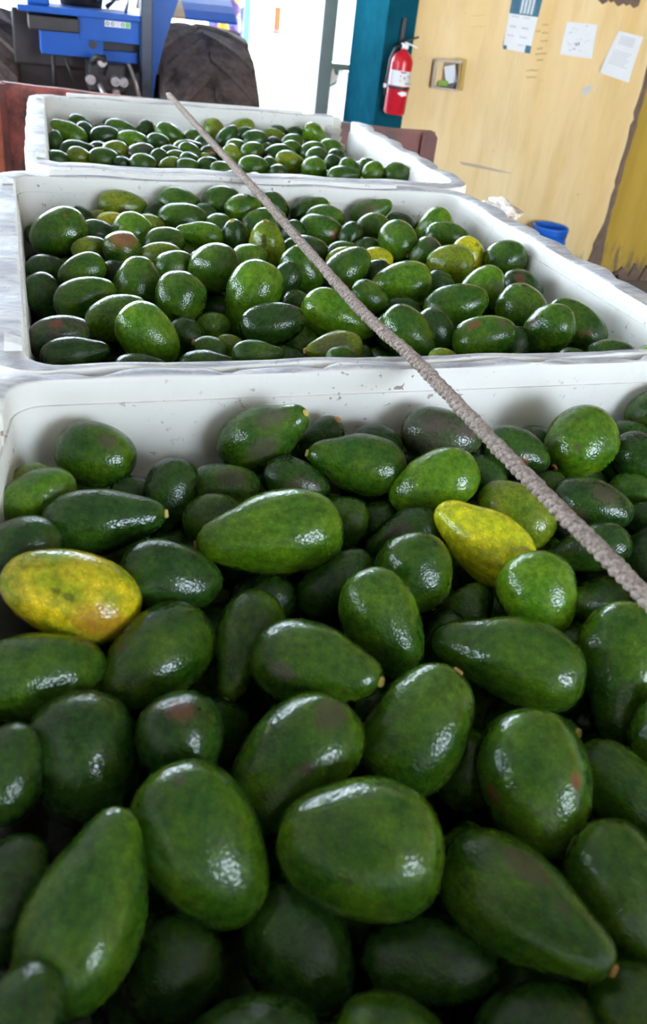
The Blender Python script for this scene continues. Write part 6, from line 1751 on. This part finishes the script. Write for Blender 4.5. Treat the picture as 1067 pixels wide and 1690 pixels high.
('F',0.928,1.519,-0.178,-0.34,0.91,-0.23,0.095,0.073),
('F',0.961,1.632,-0.179,0.66,0.58,-0.48,0.109,0.077),
('F',0.949,1.716,-0.181,-0.19,-0.91,0.36,0.095,0.069),
('F',0.969,1.823,-0.202,-0.88,-0.32,0.35,0.090,0.075),
('F',0.944,1.912,-0.203,0.67,-0.70,-0.24,0.112,0.074),
('F',0.993,2.017,-0.215,-0.09,-0.95,-0.30,0.102,0.082),
('F',0.947,2.095,-0.196,-0.71,-0.54,0.44,0.085,0.067),
('F',0.978,2.195,-0.187,-0.67,0.64,-0.37,0.100,0.070),
('F',1.062,1.243,-0.135,0.90,0.43,-0.01,0.105,0.081),
('F',1.030,1.340,-0.176,0.43,-0.89,-0.13,0.110,0.077),
('F',1.069,1.416,-0.177,-0.41,0.82,-0.40,0.118,0.083),
('F',1.038,1.519,-0.178,-0.85,-0.43,0.29,0.099,0.078),
('F',1.080,1.619,-0.179,-0.68,0.73,0.05,0.092,0.069),
('F',1.037,1.719,-0.171,-0.58,-0.81,-0.01,0.095,0.074),
('F',1.074,1.801,-0.212,0.89,-0.25,-0.39,0.100,0.080),
('F',1.054,1.898,-0.193,-0.04,-0.94,0.34,0.099,0.069),
('F',1.054,2.095,-0.186,-0.88,0.46,0.03,0.108,0.077),
('F',1.093,2.191,-0.197,-0.80,-0.59,-0.10,0.110,0.074),
('F',1.123,1.240,-0.195,0.99,0.11,-0.12,0.102,0.071),
('F',1.126,1.327,-0.225,-0.56,-0.78,0.28,0.093,0.071),
('F',1.129,1.430,-0.227,0.35,0.92,-0.18,0.099,0.080),
('F',1.132,1.526,-0.228,0.91,0.27,0.30,0.119,0.080),
('F',1.135,1.607,-0.239,0.98,-0.15,0.12,0.110,0.080),
('F',1.138,1.706,-0.250,0.92,0.39,-0.03,0.108,0.078),
('F',1.141,1.817,-0.172,0.08,0.88,-0.46,0.089,0.071),
('F',1.145,1.917,-0.233,-0.31,-0.94,-0.14,0.109,0.075),
('F',1.147,2.002,-0.254,-0.68,0.65,0.34,0.111,0.075),
('F',1.146,2.093,-0.246,-0.87,-0.47,-0.17,0.090,0.073),
]
HAND = {
'N1': 'plump round green avocado resting against near bin back wall, far left',
'N8': 'large bright green avocado lying sideways above middle of near bin',
'N9': 'avocado with purple-brown patches and yellow stem highest against near bin wall',
'N11': 'dark avocado with orange stem poking up beside the patchy purple one',
'N12': 'glossy pear-shaped green avocado pointing left near the bin back wall',
'N14': 'dull mauve-brown mottled avocado half under the rope at back wall',
'N19': 'round bright green avocado with orange stem right of the rope',
'N20': 'avocado with reddish crack at right edge against near bin wall',
'N25': 'dark brown-scuffed avocado just right of the rope',
'N27': 'olive avocado between the yellow avocado and the rope',
'N28': 'smooth yellow pear-shaped avocado beside the rope in near bin',
'N34': 'large green avocado tapering down, left of the round one under yellow avocado',
'N35': 'bright green avocado just below the yellow pear-shaped one',
'N36': 'long dark avocado lying directly under the rope in near bin',
'N39': 'big glossy pear-shaped avocado pointing left, right of near bin centre',
'N40': 'large curved avocado with stem hanging down at right edge',
'N42': 'yellow avocado with orange bruised end and dark freckles at left',
'N44': 'dented glossy green avocado just below the yellow-orange one',
'N46': 'big dark green avocado upright at the left below the dented one',
'N47': 'avocado with a reddish brown bruise on its top end',
'N48': 'curved green avocado with orange stem squeezed beside the purple-stained one',
'N49': 'green avocado with yellow stem at right and purple stain',
'N50': 'broad mottled avocado leaning right, below the yellow-stemmed one',
'N51': 'tall green avocado with red spots on both sides, lower right',
'N52': 'large speckled green avocado in lower centre of near bin',
'N53': 'biggest bright green avocado lying sideways at bottom centre',
'N54': 'bright green avocado with blue sheen left of the biggest one',
'N55': 'long pear-shaped avocado standing neck-up in lower left corner',
'N60': 'long scuffed avocado with yellow stem pointing to lower right corner',
'M1': 'largest glossy avocado at left end of middle bin',
'M3': 'yellow-green avocado with black spot against middle bin back wall',
'M5': 'small yellow avocado under the black-spotted one in middle bin',
'M13': 'green avocado with a red-brown speckled cap in middle bin',
'M20': 'peaked green avocado pointing up at left of middle bin',
'M23': 'bright green avocado behind the brightest one in middle bin front',
'M24': 'brightest green oval avocado at front left of middle bin',
'M25': 'dull purplish avocado with red spot at middle bin front left corner',
'M26': 'long dark avocado along the front left rim of middle bin',
'M36': 'avocado with rusty red patch right of the rope in middle bin',
'M40': 'upright avocado with pale stem and dark scar in middle bin',
'M44': 'round green avocado near the centre of middle bin',
'M45': 'big bright pear-shaped avocado neck down in centre of middle bin',
'M59': 'long olive avocado with pale stem facing forward at middle bin front',
'M64': 'round avocado with pale stem below the back right of middle bin',
'M66': 'small yellow avocado peeking out right of rope in middle bin',
'M70': 'yellow avocado tucked behind a lime green one in middle bin',
'M71': 'lime green avocado in front of the yellow one in middle bin',
'M73': 'round green avocado against the right wall of middle bin',
'M79': 'avocado with dark red blotch by right wall of middle bin',
'M81': 'round avocado with brown scuff at middle bin front right',
'M82': 'green avocado with orange-brown crack touching middle bin right wall',
'M85': 'avocado with red patch on top at middle bin front right',
'F1': 'pear-shaped bright green avocado at left back of far bin',
'F25': 'round olive avocado right of the rope against far bin back wall',
'F27': 'olive avocado with orange tip at back of far bin',
'F38': 'avocado with brown patch beside the rope in far bin',
'F51': 'bright avocado with stem facing forward at far bin back right',
'F56': 'yellow-green pear-shaped avocado at front of far bin',
'F59': 'round bright avocado at front centre right of far bin',
'F69': 'single avocado at the right end of far bin by its side wall',
}
avos = []
STEMS = set('N4 N8 N9 N11 N12 N19 N40 N44 N48 N49 N51b N52 N60 M6 M28 M34 M39 M40 M50 M55 M59 M64 F4 F9 F11 F27 F36 F51 F57 F68'.split())   # stem ends the photo shows
for n, (i_, x, y, z, ax, ay, az, Ln, w, shape, colour, marks) in enumerate(TOP):
    lod = i_[0]
    o = place_avocado((x, y, z), (ax, ay, az), Ln, w, shape, lod, colour, marks, n, i_ in STEMS)
    o['category'] = 'avocado'; o['group'] = 'avocados on top of the %s bin' % BNAME[lod]
    avos.append((i_, o, x, y, shape, colour))
for b in 'NMF':
    mine = [a for a in avos if a[0][0] == b]
    ys = sorted(mine, key=lambda a: -a[3]); rows = 8 if b != 'F' else 7
    per = -(-len(ys)//rows)
    for r in range(rows):
        row = sorted(ys[r*per:(r+1)*per], key=lambda a: a[2])
        for k, a in enumerate(row):
            a[1]['label'] = HAND.get(a[0]) or '%s %s avocado, %s from left in %s row from back of %s bin' % (CNAME[a[5]], SNAME[a[4]], ORD[k+1], ORD[r+1], BNAME[b])
under = {}
for b in 'NMF':
    ys = sorted([k for k, u in enumerate(UNDER) if u[0] == b], key=lambda k: -UNDER[k][2]); per = 9
    for r in range(0, len(ys), per):
        for k, q in enumerate(sorted(ys[r:r+per], key=lambda k: UNDER[k][1])): under[q] = (ORD[k+1], ORD[r//per+1])
for n, (b, x, y, z, ax, ay, az, Ln, w) in enumerate(UNDER):
    r = random.Random(n+900)
    o = place_avocado((x, y, z), (ax, ay, az), Ln, w, r.choice(('egg', 'egg', 'pear', 'round')), 'U', r.choice('ddgg'), (), 1000+n)
    tag(o, 'half-buried avocado under the top layer, %s from left in %s row of %s bin' % (*under[n], BNAME[b]), 'avocado', 'avocados under the top layer of the %s bin' % BNAME[b])
# what lies deeper: one heap per bin
def heap(b, name_bin, ox, oy, yw, surf_z):
    uv, uf, _ = avo_mesh('egg', 16, 10, 2, 'heap'); uv = np.array(uv); V = []; Fc = []; base = 0; rr = random.Random(ord(b))
    items = [(x, y, z, ax, ay, az, Ln, w) for (bb, x, y, z, ax, ay, az, Ln, w) in DEEP if bb == b]
    zz = surf_z-.235
    lay = 0
    while zz > -BH+.145:
        for ix in range(11):
            for iy in range(11):
                lx_, ly_ = (ix+.5+(.25 if (iy+lay) % 2 else -.25)*.6)/11*1.08+.01, (iy+.5)/11*1.04+.01
                lx_ = min(max(lx_, .085), 1.015); ly_ = min(max(ly_, .085), .975)
                X = ox+lx_*math.cos(yw)-ly_*math.sin(yw); Y = oy+lx_*math.sin(yw)+ly_*math.cos(yw)
                a = rr.uniform(0, 6.28); items.append((X, Y, zz+rr.uniform(-.01, .01), math.cos(a), math.sin(a), rr.uniform(-.3, .3), .10, .078))
        zz -= .075; lay += 1
    for (x, y, z, ax, ay, az, Ln, w) in items:
        a = Vector((ax, ay, az)).normalized(); up = Vector((0, 0, 1)) if abs(a.z) < .9 else Vector((0, 1, 0)); xx = up.cross(a).normalized(); yy = a.cross(xx)
        R = np.array((xx[:], yy[:], a[:]))*np.array(((w/2,), (w/2,), (Ln/2,)))
        V.append(uv @ R+np.array((x, y, z+RIM))); Fc += [tuple(i+base for i in f) for f in uf]; base += len(uv)
    me = bpy.data.meshes.new('avocado_heap'); me.from_pydata(np.concatenate(V).tolist(), [], Fc); me.update(); me.polygons.foreach_set('use_smooth', [True]*len(Fc))
    me.materials.append(HEAP_SKIN)
    o = bpy.data.objects.new('avocado_heap', me); COL.objects.link(o)
    tag(o, 'deeper layers of avocados filling the %s bin' % name_bin, 'avocados', kind='stuff')
heap('N', 'near', -.025, -1.109, 0, -.14); heap('M', 'middle', 0, 0, 0, -.07); heap('F', 'far', .0765, 1.2187, -.0323, -.07)
